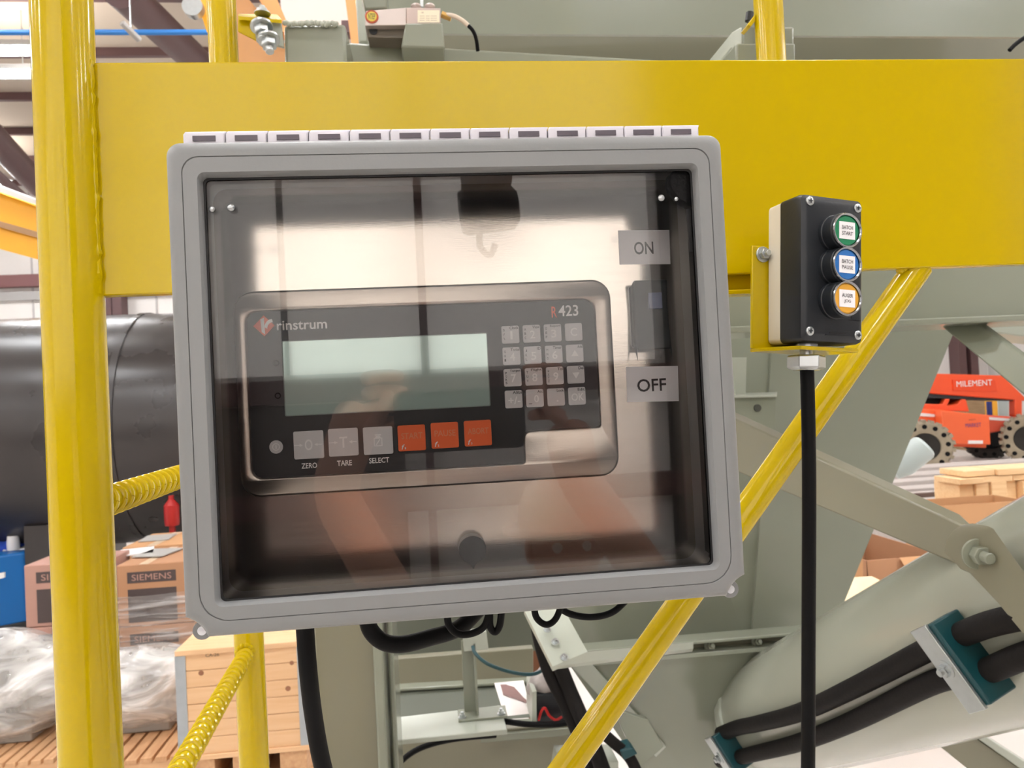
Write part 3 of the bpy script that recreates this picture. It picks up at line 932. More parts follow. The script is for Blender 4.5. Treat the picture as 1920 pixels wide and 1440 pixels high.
lp = [rrect(.0004, SW-.0004, .0004, SH-.0004, .004, .0265, 5), rrect(.0008, SW-.0008, .0008, SH-.0008, .004, SD-.002, 5), rrect(.003, SW-.003, .003, SH-.003, .004, SD, 5)]
MB(T).loft(lp, False, True).build('back_shell', BEIGE, ps)
# cover screws
for u, v in ((.0072, .1105), (.0535, .1095), (.0072, .0080), (.0535, .0070)):
    sc_ = MB(T).lathe([(.0036, .0008), (.0036, -.0006), (.0026, -.0012), (0, -.0013)], (u, 0, v), (0, 1, 0), 18).build('cover_screw', ZINC, ps)
    MB(T).box(u-.0018, u+.0018, -.0016, -.001, v-.0004, v+.0004).box(u-.0004, u+.0004, -.0016, -.001, v-.0018, v+.0018).build('cross_slot', BLKPL, sc_)
# moulded marks of the cover
MB(T).box(.047, .0472, -.0002, .001, .020, .095).build('moulded_line', BLKRUB, ps)
for v in (.0935, .0665, .042, .0185):
    MB(T).box(.044, SW-.004, -.0002, .001, v, v+.0003).build('moulded_line', BLKRUB, ps)
mk = MB(T)
mk.box(.022, .047, -.0003, .001, .0095, .0099).box(.022, .047, -.0003, .001, .0045+.001, .0059).box(.026, .042, -.0003, .001, .007, .0083)
mk.build('moulded_mark', mat('mark_black', (22, 22, 24), .3), ps)
for v, cm, nm, l1, l2 in ((.0860, GREEN, 'green button cap', 'BATCH', 'START'), (.0595, BLUE, 'blue button cap', 'BATCH', 'PAUSE'), (.0330, AMBER, 'amber button cap', 'AUGER', 'JOG')):
    u = .0300
    bt = MB(T).lathe([(.0150, 0), (.0150, -.003), (.0143, -.0035), (.0143, -.0125), (.0138, -.0135), (.0120, -.0135), (.0118, -.0100)], (u, 0, v), (0, 1, 0), 40).build('push_button', BLKPL, ps, angle=25)
    MB(T).lathe([(.0136, -.0128), (.0137, -.0150), (.0133, -.0158), (.0124, -.0158), (.0118, -.0150), (.0118, -.0120)], (u, 0, v), (0, 1, 0), 40).build('chrome_ring', CHROME, bt, angle=25, label='chrome ring')
    MB(T).lathe([(.0119, -.0110), (.0117, -.0138), (.0110, -.0144), (0, -.0144)], (u, 0, v), (0, 1, 0), 36).build('cap', cm, bt, angle=25, label=nm)
    tp = MB(T); tp.box(u-.0076, u+.0074, -.0149, -.0146, v-.0068, v+.0066)
    tp.build('paper_label', LABELW, bt, smooth=False)
    MB(T).text(l1, u, -.0151, v+.0022, .0030, .0104).text(l2, u, -.0151, v-.0024, .0030, .0104 if l2 != 'JOG' else .0062).build('lettering', mat('grey_print', (84, 82, 84), .5), bt, smooth=False)
# gland under the station
gl = Vector((.0215, .0215, -.004))
MB(T).lathe([(.0088, 0), (.0088, .004+.001)], gl, (0, 0, 1), 24).lathe([(.0052, -.010), (.0052, 0)], gl, (0, 0, 1), 20).build('gland_neck', ZINC, ps)
MB(T).lathe([(.0126, -.0165), (.0150, -.0150), (.0150, -.0062), (.0132, -.0050)], gl, (0, 0, 1), 6).lathe([(.0105, -.0172), (.0108, -.0155)], gl, (0, 0, 1), 24).build('gland_nut', ZINC, ps, .0006, angle=20)
gb = T @ Vector((gl.x, gl.y, gl.z-.012))
# bracket plate behind and below the station
br = thing('station_bracket', 'yellow bent plate bracket holding the push button station', 'bracket', T @ Vector((0, SD, -.01)))
MB(T).box(-.0135, .040, SD+.0006, SD+.0036, -.0030, .0830).build('back_plate', YEL, br, .0008)
MB(T).prism([(-.0135, SD+.0036, -.003), (.060, SD+.0036, -.003), (.060, .006, -.003), (.004, .006, -.003), (-.0135, SD-.003, -.003)], (0, 0, -.003)).build('shelf_plate', YEL, br, .0008)
hexbolt(MB(T), (-.0035, SD+.0006, .0760), (0, -1, 0), .0046, .0055).build('bolt', ZINC, br, .0004)

# cables
CAB = 'black_cable'
c0 = Vector((gb.x, gb.y, gb.z))
b1 = at(1516, 1200, .60); b2 = at(1515, 1460, .60); b3 = at(1512, 1900, .60)
tag(MB().tube(spline([c0, at(1514, 720, c0.y), at(1517, 900, c0.y), b1, b2, b3], 8), .0055, 16).build('station_cable', BLKRUB),
    'straight black cable hanging from the push button station', 'cable')
YC = .575
tag(MB().tube(spline([at(570, 1140, YC), at(573, 1195, YC), at(579, 1270, YC), at(589, 1350, YC+.01), at(606, 1440, YC+.02), at(640, 1560, YC+.04)], 8), .0066, 16).build('supply_cable', BLKRUB),
    'thick black cable dropping straight from the box bottom', 'cable')
tag(MB().tube(spline([at(686, 1150, YC), at(695, 1182, YC), at(720, 1204, YC), at(756, 1208, YC), at(805, 1196, YC+.01), at(860, 1178, YC+.02), at(900, 1140, YC+.03)], 8), .0062, 16).build('looped_cable', BLKRUB),
    'thick black cable looping under the middle of the box', 'cable')
tag(MB().tube(spline([at(838, 1150, YC-.02), at(842, 1172, YC-.02), at(858, 1188, YC-.02), at(884, 1188, YC-.02), at(908, 1174, YC-.02), at(920, 1140, YC-.02)], 8), .0026, 12).build('thin_cable', BLKRUB),
    'thin black cable loop beside the thick looping one', 'cable')
tag(MB().tube(spline([at(918, 1150, YC-.02), at(919, 1174, YC-.02), at(928, 1185, YC-.02), at(937, 1172, YC-.02), at(941, 1140, YC-.02)], 8), .0026, 12).build('thin_cable', BLKRUB),
    'smallest narrow black cable loop under the box, next to the wider thin loop', 'cable')
tag(MB().tube(spline([at(1000, 1130, YC-.02), at(1006, 1158, YC-.02), at(1024, 1171, YC-.02), at(1042, 1160, YC-.02), at(1056, 1125, YC-.02)], 8), .0024, 12).build('thin_cable', BLKRUB),
    'round thin black cable loop against the white drilled plate', 'cable')
tag(MB().tube(spline([at(1040, 1130, YC-.01), at(1066, 1150, YC-.01), at(1108, 1157, YC-.01), at(1148, 1148, YC-.01), at(1180, 1120, YC-.01)], 8), .0025, 12).build('thin_cable', BLKRUB),
    'shallow thin black cable loop nearest the yellow brace', 'cable')

# ================================================================== grey-green batching machine
mc = thing('batching_machine', 'large grey green steel hopper machine with sloped tube behind the box', 'machine', (1.0, 1.8, 0))
# upper hopper side
f_ = [at(662, -120, 1.75), at(2000, -120, 1.9), at(2000, 70, 1.9), at(676, 62, 1.75)]
MB().hexa(f_, [p+Vector((0, .01, 0)) for p in f_]).build('upper_panel', MACH, mc)
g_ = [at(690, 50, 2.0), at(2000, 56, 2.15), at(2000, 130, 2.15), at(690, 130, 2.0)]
MB().hexa(g_, [p+Vector((0, .01, 0)) for p in g_]).build('under_panel', MACHD, mc)  # darker paint stands in for shade under the upper panel
f_ = [at(664, -40, 1.5), at(690, -40, 1.5), at(690, 80, 1.5), at(672, 80, 1.5)]
MB().hexa(f_, [p+Vector((0, .2, 0)) for p in f_]).build('corner_post', MACHL, mc, .004)
# plate over the load cell
f_ = [at(672, -30, 1.38), at(725, -30, 1.38), at(725, 15, 1.38), at(684, 17, 1.38)]
MB().hexa(f_, [p+Vector((0, .08, 0)) for p in f_]).build('hanger_block', MACH, mc, .003)
# channel
zt_ = at(650, 78, 1.42).z; xa = at(648, 90, 1.42).x; xb = at(2050, 100, 1.42).x
pr_ = at(2050, 100, 1.64); MB().hexa([(xa, 1.42, zt_-.14), (pr_.x, 1.64, zt_-.14), (pr_.x, 1.64, zt_), (xa, 1.42, zt_)], [(xa, 1.54, zt_-.14), (pr_.x, 1.76, zt_-.14), (pr_.x, 1.76, zt_), (xa, 1.54, zt_)]).build('channel_beam', MACH, mc, .006, 3)
# end bracket at the left and its flat plate
f_ = [at(532, 46, 1.30), at(648, 44, 1.30), at(652, 140, 1.30), at(534, 140, 1.30)]
MB().hexa(f_, [p+Vector((0, .14, 0)) for p in f_]).build('end_bracket', MACH, mc, .006, 3)
m = MB()
for i in range(26):
    p = at(534+i*3.9, 44-(1.2 if i % 2 else 0)+random.uniform(-1.5, 1.5), 1.295)
    m.sphere(p, .0042+random.uniform(-.001, .001), 8, 6)
m.build('weld_bead', MACHL, mc)
f_ = [at(468, 34, 1.29), at(527, 40, 1.29), at(532, 88, 1.29), at(480, 76, 1.29)]
MB().hexa(f_, [p+Vector((0, .008, 0)) for p in f_]).build('bolting_plate', MACHL, mc, .001)
for px, py in ((490, 48), (503, 72)):
    hexbolt(MB(), at(px, py, 1.275), Vector((.12, -.35, -1)), .0125, .018, 1.45).build('bolt', ZINC, mc, .0008)
hexbolt(MB(), at(492, 26, 1.28), Vector((0, 0, 1)), .009, .008).build('bolt', ZINC, mc)
# clamp of the right rear pole
f_ = [at(1372, 60, 1.30), at(1392, 48, 1.28), at(1392, 94, 1.28), at(1370, 92, 1.30)]
MB().hexa(f_, [p+Vector((0, .13, 0)) for p in f_]).build('pole_clamp', MACHL, mc, .003)
f_ = [at(1391, 48, 1.28), at(1490, 49, 1.28), at(1490, 92, 1.28), at(1391, 94, 1.28)]
MB().hexa(f_, [p+Vector((0, .13, 0)) for p in f_]).build('pole_clamp', MACH, mc, .005)
f_ = [at(1380, 80, 1.27), at(1492, 80, 1.27), at(1492, 118, 1.27), at(1380, 118, 1.27)]
MB().hexa(f_, [p+Vector((0, .13, 0)) for p in f_]).build('pole_clamp', MACH, mc, .004)
MB().cyl(at(1404, 40, 1.27), at(1406, 24, 1.27), .007, n=8).build('bolt', BLKPL, mc)
# lower crossbeam
zt_ = at(1700, 470, 1.3).z; zb_ = at(1780, 600, 1.3).z; xa = at(1280, 560, 1.3).x; xb = at(2060, 560, 1.3).x
MB().box(xa, xb, 1.30, 1.315, zb_, zt_).build('crossbeam', MACH, mc, .003)
MB().box(xa, xb, 1.285, 1.44, zb_-.008, zb_+.004).build('crossbeam_flange', MACH, mc, .003, 3)
# hopper plates
f_ = [at(1451, 600, 1.95), at(1802, 590, 1.95), at(1550, 1210, 2.05), at(1408, 1230, 2.05)]
MB().hexa(f_, [p+Vector((0, .01, 0)) for p in f_]).build('hopper_plate', MACH, mc)
f_ = [at(1180, 600, 2.02), at(1453, 600, 1.96), at(1410, 1232, 2.06), at(1040, 1250, 2.2)]
MB().hexa(f_, [p+Vector((0, .01, 0)) for p in f_]).build('hopper_plate', MACH, mc)
f_ = [at(1372, 670, 1.85), at(1400, 670, 1.85), at(1398, 745, 1.85), at(1380, 745, 1.85)]
MB().hexa(f_, [p+Vector((0, .1, 0)) for p in f_]).build('gusset', MACHL, mc)
f_ = [at(1330, 745, 1.80), at(1455, 742, 1.80), at(1450, 830, 1.80), at(1330, 800, 1.80)]
MB().hexa(f_, [p+Vector((0, .01, 0)) for p in f_]).build('gusset', MACH, mc)
f_ = [at(1330, 744, 1.79), at(1456, 741, 1.79), at(1457, 735, 1.93), at(1330, 738, 1.93)]
MB().hexa(f_, [p+Vector((0, 0, -.004)) for p in f_]).build('gusset', MACHL, mc)
ho_ = at(1421, 765, 1.796)
MB().cyl(ho_, ho_+Vector((0, .01, 0)), .009, n=16).build('hole_plug', mat('hole_dark', (64, 66, 58), .6), mc)
# horizontal flange with bolts below the hopper
for nm_, a0, a1, hh, Yf, dy, mm_ in (('hopper_ledge', 1221, 1184, 6, 1.90, .06, MACH), ('ledge_web', 1226, 1189, 19, 1.95, .03, MACHD), ('hopper_ledge', 1243, 1206, 9, 1.91, .05, MACH)):  # darker paint on the web stands in for shade in the groove
    f_ = [at(1085, a0, Yf), at(1520, a1, Yf), at(1520, a1+hh, Yf), at(1085, a0+hh, Yf)]
    MB().hexa(f_, [p+Vector((0, dy, 0)) for p in f_]).build(nm_, mm_, mc, .002)
for px, py in ((1146, 1231), (1330, 1214), (1418, 1206)):
    hexbolt(MB(), at(px, py-2, 1.935), (0, -.8, .3), .0095, .018).build('bolt', MACH, mc)
# lower hopper, tapering
f_ = [at(1070, 1250, 1.92), at(1500, 1206, 1.92), at(1330, 1480, 2.15), at(1230, 1480, 2.15)]
MB().hexa(f_, [p+Vector((0, .01, 0)) for p in f_]).build('lower_hopper', MACH, mc)
f_ = [at(1072, 1250, 1.9), at(1110, 1246, 1.9), at(1250, 1400, 2.05), at(1230, 1420, 2.05)]
MB().hexa(f_, [p+Vector((0, .03, 0)) for p in f_]).build('hopper_edge', MACHL, mc, .002)
f_ = [at(1150, 1330, 1.86), at(1215, 1350, 1.86), at(1245, 1400, 1.86), at(1200, 1440, 1.86)]
MB().hexa(f_, [p+Vector((0, .02, 0)) for p in f_]).build('hopper_edge', MACH, mc, .002)
# sloped auger tube
A = at(1600, 1284, 1.62); B = at(1890, 1168, 1.18)
dv = (B-A)
RT = .152
At = A-dv*1.55; Bt = B+dv*.9
axd = dv.normalized()
MB().lathe([(RT*.55, 0), (RT*.80, .10), (RT, .35), (RT, (Bt-At).length)], At, axd, 48).build('auger_tube', mat('auger_paint', (162, 164, 150), .2, bump=.04, bscale=30, coat=.25), mc, angle=40)
MB().lathe([(RT*1.0, .34), (RT*1.03, .345), (RT*1.03, .38), (RT*1.0, .385)], At, axd, 48).build('tube_band', MACHL, mc)
# long strap to the tube and its lug
s0, s1 = at(1340, 768, 1.50), at(1840, 1000, 1.10)
e0, e1 = at(1340, 868, 1.50), at(1818, 1070, 1.10)
MB().hexa([s0, s1, e1, e0], [p+Vector((.004, .05, .022)) for p in (s0, s1, e1, e0)]).build('strap', MACHD, mc, .004, 3)
LUGY = 1.05
lp_ = [(1783+0*k, 1040) for k in range(1)]+[(1836+54*math.cos(R(a)), 1038-54*math.sin(R(a))) for a in range(170, 59, -10)]+[(1990, 1172), (1990, 1262), (1884, 1134)]+[(1836+40*math.cos(R(a)), 1038-40*math.sin(R(a))) for a in (262, 235, 205)]
lugp = [at(x, y, 1.05-.17*(x-1783)/207) for x, y in lp_]
MB().prism(lugp, (0, .014, 0)).build('lug', MACHD, mc, .0015)
LUGY = 1.012
hb = thing('lug_bolt', 'large grey bolt and nut through the lug of the strap', 'bolt', at(1826, 1036, 1.07))
m = MB(); bc = at(1830, 1038, LUGY-.001); ax = Vector((-.12, -1, -.02)).normalized()
m.cyl(bc, bc+ax*.004, .0215, n=32)
m.build('washer', MACH, hb, .001)
MB().cyl(bc+ax*.004, bc+ax*.018, .0135, n=6).build('nut', MACH, hb, .001)
MB().cyl(bc+ax*.018, bc+ax*.034, .0080, n=18).build('threaded_end', MACH, hb, .0015)
# second strap at the right
s0, s1 = at(1815, 592, 1.36), at(1990, 722, 1.20)
e0, e1 = at(1758, 606, 1.36), at(1990, 800, 1.20)
MB().hexa([s0, s1, e1, e0], [p+Vector((.012, .05, .034)) for p in (s0, s1, e1, e0)]).build('strap', MACH, mc, .004, 3)
f_ = [at(1840, 604, 1.5), at(1990, 598, 1.5), at(1990, 640, 1.5), at(1850, 622, 1.5)]
MB().hexa(f_, [p+Vector((0, .1, 0)) for p in f_]).build('crossbeam_flange', MACHL, mc, .003)
# stub shaft behind the hopper
MB().lathe([(.036, 0), (.042, .008), (.042, .09), (.028, .13), (.022, .13)], at(1735, 836, 2.3), Vector((-.75, .2, -.6)), 28).build('stub_shaft', mat('stub_paint', (186, 196, 194), .35), mc)
# leg column
f_ = [at(588, 1170, 1.6), at(700, 1170, 1.6), at(714, 1500, 1.6), at(568, 1500, 1.6)]
lx0, lx1 = f_[0].x, f_[1].x
MB().box(lx0, lx1, 1.6, 1.8, 0, at(640, 1100, 1.6).z).build('leg', MACHD, mc, .004)
MB().box(lx1-.002, lx1+.018, 1.58, 1.80, 0, at(640, 1100, 1.6).z).build('leg_flange', MACH, mc, .004)
MB().box(lx1+.022, lx1+.034, 1.66, 1.83, 0, at(640, 1100, 1.6).z).build('leg_flange', MACH, mc, .004)
# frame seen through the gap under the box
f_ = [at(718, 1240, 1.9), at(744, 1240, 1.9), at(744, 1500, 1.9), at(722, 1500, 1.9)]
MB().hexa(f_, [p+Vector((0, .02, 0)) for p in f_]).build('upright_plate', MACHL, mc, .002)
f_ = [at(736, 1236, 2.7), at(1000, 1215, 2.7), at(1000, 1278, 2.7), at(736, 1292, 2.7)]
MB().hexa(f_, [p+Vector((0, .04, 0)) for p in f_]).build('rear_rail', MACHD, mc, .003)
f_ = [at(736, 1282, 2.65), at(1000, 1268, 2.65), at(1000, 1276, 2.6), at(736, 1292, 2.6)]
MB().hexa(f_, [p+Vector((0, 0, -.01)) for p in f_]).build('rear_rail', MACH, mc, .003)
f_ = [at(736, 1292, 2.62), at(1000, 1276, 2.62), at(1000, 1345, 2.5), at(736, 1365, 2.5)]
MB().hexa(f_, [p+Vector((0, .02, 0)) for p in f_]).build('rear_panel', mat('shadowed_panel', (92, 96, 84), .5), mc)  # machine paint darkened, shade of the opening put into the colour
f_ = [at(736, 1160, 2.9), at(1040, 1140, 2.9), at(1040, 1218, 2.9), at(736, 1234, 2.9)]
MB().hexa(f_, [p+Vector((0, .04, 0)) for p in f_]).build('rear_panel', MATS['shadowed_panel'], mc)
# shelf plate
zs = at(745, 1388, 1.9).z
P_ = [at(745, 1388, 1.9), atz(951, 1368, zs), atz(938, 1322, zs), atz(748, 1344, zs)]
MB().prism(P_, (0, 0, -.012)).build('shelf', MACHL, mc, .002)
p = atz(884, 1338, zs)
MB().box(p.x-.018, p.x+.018, p.y, p.y+.006, zs, at(884, 1200, p.y).z).box(p.x+.012, p.x+.018, p.y-.03, p.y, zs, at(884, 1200, p.y).z).build('shelf_post', MACH, mc, .001)
f_ = [at(868, 1190, p.y-.03), at(912, 1184, p.y-.03), at(916, 1218, p.y-.03), at(870, 1222, p.y-.03)]
MB().hexa(f_, [v+Vector((0, .04, 0)) for v in f_]).build('post_cap', MACHL, mc, .002)
MB().box(p.x-.035, p.x+.09, p.y-.05, p.y+.02, zs, zs+.006).build('shelf_foot', MACH, mc, .001)
for dx in (-.025, .075):
    hexbolt(MB(), Vector((p.x+dx, p.y-.035, zs+.006)), (0, 0, 1), .007, .009).build('bolt', ZINC, mc)
# base panel below the shelf
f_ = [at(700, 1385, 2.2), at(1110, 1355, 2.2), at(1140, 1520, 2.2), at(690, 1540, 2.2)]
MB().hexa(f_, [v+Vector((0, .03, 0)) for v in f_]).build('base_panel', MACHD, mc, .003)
f_ = [at(940, 1350, 2.35), at(1110, 1340, 2.35), at(1110, 1362, 2.18), at(900, 1380, 2.18)]
MB().hexa(f_, [v+Vector((0, 0, -.02)) for v in f_]).build('base_ledge', MACH, mc, .002)
f_ = [at(1050, 1430, 1.9), at(1160, 1428, 1.9), at(1160, 1500, 1.9), at(1040, 1500, 1.9)]
MB().hexa(f_, [v+Vector((0, .1, 0)) for v in f_]).build('base_foot', MACHL, mc, .002)
# drilled flange plate
f_ = [at(982, 1142, 1.72), at(1052, 1132, 1.72), at(1102, 1222, 1.62), at(1036, 1250, 1.60)]
MB().hexa(f_, [v+Vector((0, .005, -.012)) for v in f_]).build('drilled_plate', MACHL, mc, .001)
for px, py in ((1026, 1180), (1041, 1204), (1058, 1233)):
    hexbolt(MB(), at(px, py, 1.655-(py-1180)*.0008), (0, -.5, .8), .006, .006).build('bolt', ZINC, mc)
f_ = [at(1036, 1250, 1.60), at(1102, 1222, 1.62), at(1300, 1204, 1.70), at(1300, 1216, 1.70)]
MB().hexa(f_, [v+Vector((0, .01, -.01)) for v in f_]).build('plate_edge', MACHL, mc)
# leg at the lower right corner
f_ = [at(1765, 1402, 1.5), at(1832, 1385, 1.5), at(2010, 1510, 1.5), at(1900, 1510, 1.5)]
MB().hexa(f_, [v+Vector((.01, .06, 0)) for v in f_]).build('foot_strut', MACHD, mc, .002)
f_ = [at(1832, 1384, 1.49), at(1850, 1382, 1.49), at(2040, 1505, 1.49), at(2010, 1510, 1.49)]
MB().hexa(f_, [v+Vector((.01, .08, 0)) for v in f_]).build('foot_strut', MACHL, mc, .002)

# load cell on the channel
lc = thing('load_cell', 'pale metal load cell block with round red and yellow badge', 'load cell', at(755, 78, 1.40))
YLc = 1.37
f_ = [at(686, 20, YLc), at(762, 14, YLc), at(762, 47, YLc), at(684, 48, YLc)]
alum = mat('load_cell_metal', (198, 186, 180), .4, .5)
MB().hexa(f_, [v+Vector((0, .06, 0)) for v in f_]).build('block', alum, lc, .001)
f_ = [at(762, 14, YLc-.003), at(826, 15, YLc-.003), at(826, 46, YLc-.003), at(762, 47, YLc-.003)]
MB().hexa(f_, [v+Vector((0, .063, 0)) for v in f_]).build('block_end', mat('load_cell_end', (186, 168, 160), .4, .3), lc, .001)
f_ = [at(688, 48, YLc+.015), at(762, 47, YLc+.015), at(762, 72, YLc+.015), at(690, 70, YLc+.015)]
MB().hexa(f_, [v+Vector((0, .04, 0)) for v in f_]).build('lower_block', mat('load_cell_dark', (104, 96, 84), .5), lc, .001)
bo_ = at(700, 57, YLc+.0135)
MB().cyl(bo_, bo_+Vector((0, .004, 0)), .0075, n=20).build('bore', BLKPL, lc)
f_ = [at(760, 43, YLc-.006), at(830, 42, YLc-.006), at(834, 90, YLc-.006), at(752, 88, YLc-.006)]
MB().hexa(f_, [v+Vector((0, .07, 0)) for v in f_]).build('support_block', MACH, lc, .003)
bc_ = at(697, 31, YLc-.0015)
bd = MB().cyl(bc_, bc_+Vector((0, .003, 0)), .0118, n=28).build('badge', mat('badge_red', (176, 76, 44), .5), lc, label='round red and yellow badge')
MB().cyl(bc_-Vector((0, .0006, 0)), bc_+Vector((0, .001, 0)), .0088, n=24).build('badge_face', mat('badge_yellow', (222, 196, 76), .5), bd)
c = bc_-Vector((0, .0009, 0))
MB().text('NTEP', c.x, c.y, c.z, .0105, .0125).build('lettering', mat('badge_print', (96, 96, 60), .5), bd, smooth=False)
f_ = [at(783, 19, YLc-.0036), at(824, 19, YLc-.0036), at(824, 42, YLc-.0036), at(783, 42, YLc-.0036)]
pl_ = MB().hexa(f_, [v+Vector((0, .0005, 0)) for v in f_]).build('data_plate', mat('plate_cream', (232, 222, 196), .5), lc)
c = at(792, 23.5, YLc-.0039)
m = MB().text('CE', c.x, c.y, c.z, .0026)
for py in (30, 34, 38):
    c = at(803, py, YLc-.0039); m.text('---- --- -----', c.x, c.y, c.z, .0007, .030)
m.build('lettering', mat('plate_print', (140, 110, 96), .5), pl_, smooth=False)
for px in (780, 806):
    p = at(px, 13, YLc+.03)
    MB().sphere(p, (.010, .010, .006), 14, 8).build('cap_screw', alum, lc)
MB().cyl(at(791, 14, YLc+.03), at(790, -60, YLc+.03), .0032, n=10).build('threaded_rod', ZINC, lc)
MB().cyl(at(828, 27, YLc+.02), at(846, 34, YLc+.02), .006, n=12).build('cable_gland', mat('brass', (206, 166, 96), .4, .5), lc)
tag(MB().tube(spline([at(832, 28, YLc+.02), at(850, 30, YLc+.015), at(866, 38, YLc+.015), at(878, 48, YLc+.015)], 6), .0042, 12).build('cable_sleeve', mat('sleeve_pale', (214, 198, 180), .4)), 'pale cable sleeve leaving the load cell at its right', 'sleeve')
tag(MB().tube(spline([at(876, 46, YLc+.015), at(887, 58, YLc+.015), at(893, 74, YLc+.02), at(896, 96, YLc+.03)], 6), .0035, 12).build('load_cell_cable', BLKRUB), 'short black cable curving down from the load cell sleeve', 'cable')
tag(MB().tube(spline([at(1930, 66, 1.40), at(1916, 74, 1.40), at(1903, 84, 1.40), at(1893, 94, 1.40)], 6), .0042, 12).build('load_cell_cable', BLKRUB), 'black cable end at the top edge over the far right of the beam', 'cable')

# hoses on the tube
def tubept(px, py, off=.0):
    "point of the tube's front surface under a pixel"
    d = ray(px, py).normalized(); o = Vector((0, 0, CZ)); r = RT+off
    w_ = o-A
    dd = d-axd*d.dot(axd); ww = w_-axd*w_.dot(axd)
    a_, b_, c_ = dd.dot(dd), 2*dd.dot(ww), ww.dot(ww)-r*r
    disc = max(0, b_*b_-4*a_*c_)
    return o+d*((-b_-math.sqrt(disc))/(2*a_))


HR = .0178
tag(MB().tube(spline([tubept(x, y, HR) for x, y in ((1352, 1376), (1385, 1364), (1420, 1357), (1499, 1336), (1600, 1290), (1739, 1218), (1790, 1195), (1850, 1172), (1912, 1157), (2000, 1140))], 8), HR, 18).build('hydraulic_hose', HOSE),
    'upper of two thick black hoses along the sloped tube', 'hose')
tag(MB().tube(spline([tubept(x, y, HR) for x, y in ((1350, 1426), (1385, 1420), (1420, 1412), (1499, 1392), (1600, 1352), (1739, 1284), (1800, 1268), (1850, 1258), (1912, 1233), (2000, 1205))], 8), HR, 18).build('hydraulic_hose', HOSE),
    'lower of two thick black hoses along the sloped tube', 'hose')


def hclamp(c, ax_along, ax_cross, out, L, label):
    t = thing('hose_clamp', label, 'clamp', c)
    def fr_(o, a, b, d0, d1):
        m = MB(); vs = []
        for dz in (d0, d1):
            for sa, sb in ((-a, -b), (a, -b), (a, b), (-a, b)):
                vs.append(c+ax_along*(o+sa)+ax_cross*sb+out*dz)
        m.add(vs, [(0, 3, 2, 1), (4, 5, 6, 7), (0, 1, 5, 4), (1, 2, 6, 5), (2, 3, 7, 6), (3, 0, 4, 7)])
        return m
    fr_(.006, .017, L, -.03, .026).build('clamp_block', TEAL, t, .003, label='teal plastic block')
    fr_(-.004, .019, L*1.04, .0262, .032).build('end_plate', ZINC, t, .001)
    m = MB(); hexbolt(m, c+out*.031-ax_along*.004, out, .0095, .010); m.build('bolt', ZINC, t)
    return t


for px, py, d_, lab in ((1806, 1236, .024, 'teal and steel hose clamp high on the sloped tube'), (1368, 1408, .024, 'dark teal hose clamp at the lower end of both hoses')):
    c = tubept(px, py, d_)
    out = (c-(A+axd*(c-A).dot(axd))).normalized()
    cross = axd.cross(out).normalized()
    hclamp(c, axd, cross, out, .062 if px > 1500 else .05, lab)

# things on the machine shelf
zsh = zs
tag(MB().tube(spline([at(886, 1212, 1.95), at(892, 1226, 1.93), at(915, 1245, 1.9), at(958, 1260, 1.9), at(1000, 1264, 1.9), at(1028, 1250, 1.95)], 8), .0045, 10).build('air_hose', TEAL), 'thin teal hose arching from the small shelf post', 'hose')
cd = thing('printed_card', 'white card with brown picture leaning behind the shelf post', 'card', at(962, 1340, 2.1))
f_ = [at(927, 1282, 2.25), at(982, 1277, 2.25), at(996, 1338, 2.05), at(946, 1343, 2.05)]
MB().hexa(f_, [v+Vector((0, .006, 0)) for v in f_]).build('card_sheet', mat('card_white', (236, 228, 224), .5), cd)
f_ = [at(938, 1284, 2.238), at(974, 1282, 2.238), at(990, 1320, 2.105), at(944, 1302, 2.17)]
MB().hexa(f_, [v+Vector((0, .002, 0)) for v in f_]).build('picture', mat('card_brown', (128, 92, 86), .5), cd)
bt = thing('battery', 'black battery with red lead beside the white card', 'battery', at(1030, 1350, 2.0))
f_ = [at(1006, 1304, 2.0), at(1058, 1300, 2.0), at(1064, 1356, 2.0), at(1008, 1358, 2.0)]
MB().hexa(f_, [v+Vector((0, .15, 0)) for v in f_]).build('case', BLKPL, bt, .003)
MB().tube(spline([at(1010, 1350, 1.99), at(1016, 1332, 1.98), at(1022, 1328, 1.98), at(1030, 1342, 1.98), at(1042, 1350, 1.98), at(1054, 1344, 1.98)], 6), .0035, 8).build('red_lead', mat('red_wire', (196, 32, 32), .4), bt, label='red lead')
f_ = [at(998, 1298, 1.98), at(1006, 1296, 1.98), at(1006, 1358, 1.98), at(998, 1358, 1.98)]
MB().hexa(f_, [v+Vector((0, .12, 0)) for v in f_]).build('tray_side', MACHL, bt)
pb_ = MB().sphere(at(1024, 1284, 2.05), (.05, .04, .045), 18, 12, lambda d: .16*math.sin(7*d.x+2)*math.cos(6*d.z+1)+.08*math.sin(13*d.y+5*d.z))
tag(pb_.build('plastic_bag', mat('bag_grey', (176, 168, 164), .35, bump=.6, bscale=25), angle=170), 'crumpled pale plastic bag lying on the battery', 'bag')
tag(MB().tube(spline([at(1000, 1130, 1.82), at(1012, 1200, 1.82), at(1030, 1262, 1.82), at(1064, 1330, 1.80), at(1096, 1410, 1.78), at(1120, 1500, 1.78)], 8), .016, 14).build('machine_hose', HOSE), 'thick black hose dropping behind the drilled plate', 'hose')
tag(MB().tube(spline([at(1046, 1240, 1.80), at(1066, 1290, 1.80), at(1092, 1350, 1.76), at(1118, 1410, 1.74), at(1150, 1500, 1.74)], 8), .018, 14).build('machine_hose', HOSE), 'thick black hose in front, just left of the yellow brace', 'hose')
tag(MB().tube(spline([at(1120, 1366, 1.74), at(1150, 1392, 1.74), at(1180, 1420, 1.74), at(1200, 1460, 1.74)], 6), .013, 12).build('machine_hose', HOSE), 'black hose emerging right of the yellow brace at the bottom', 'hose')
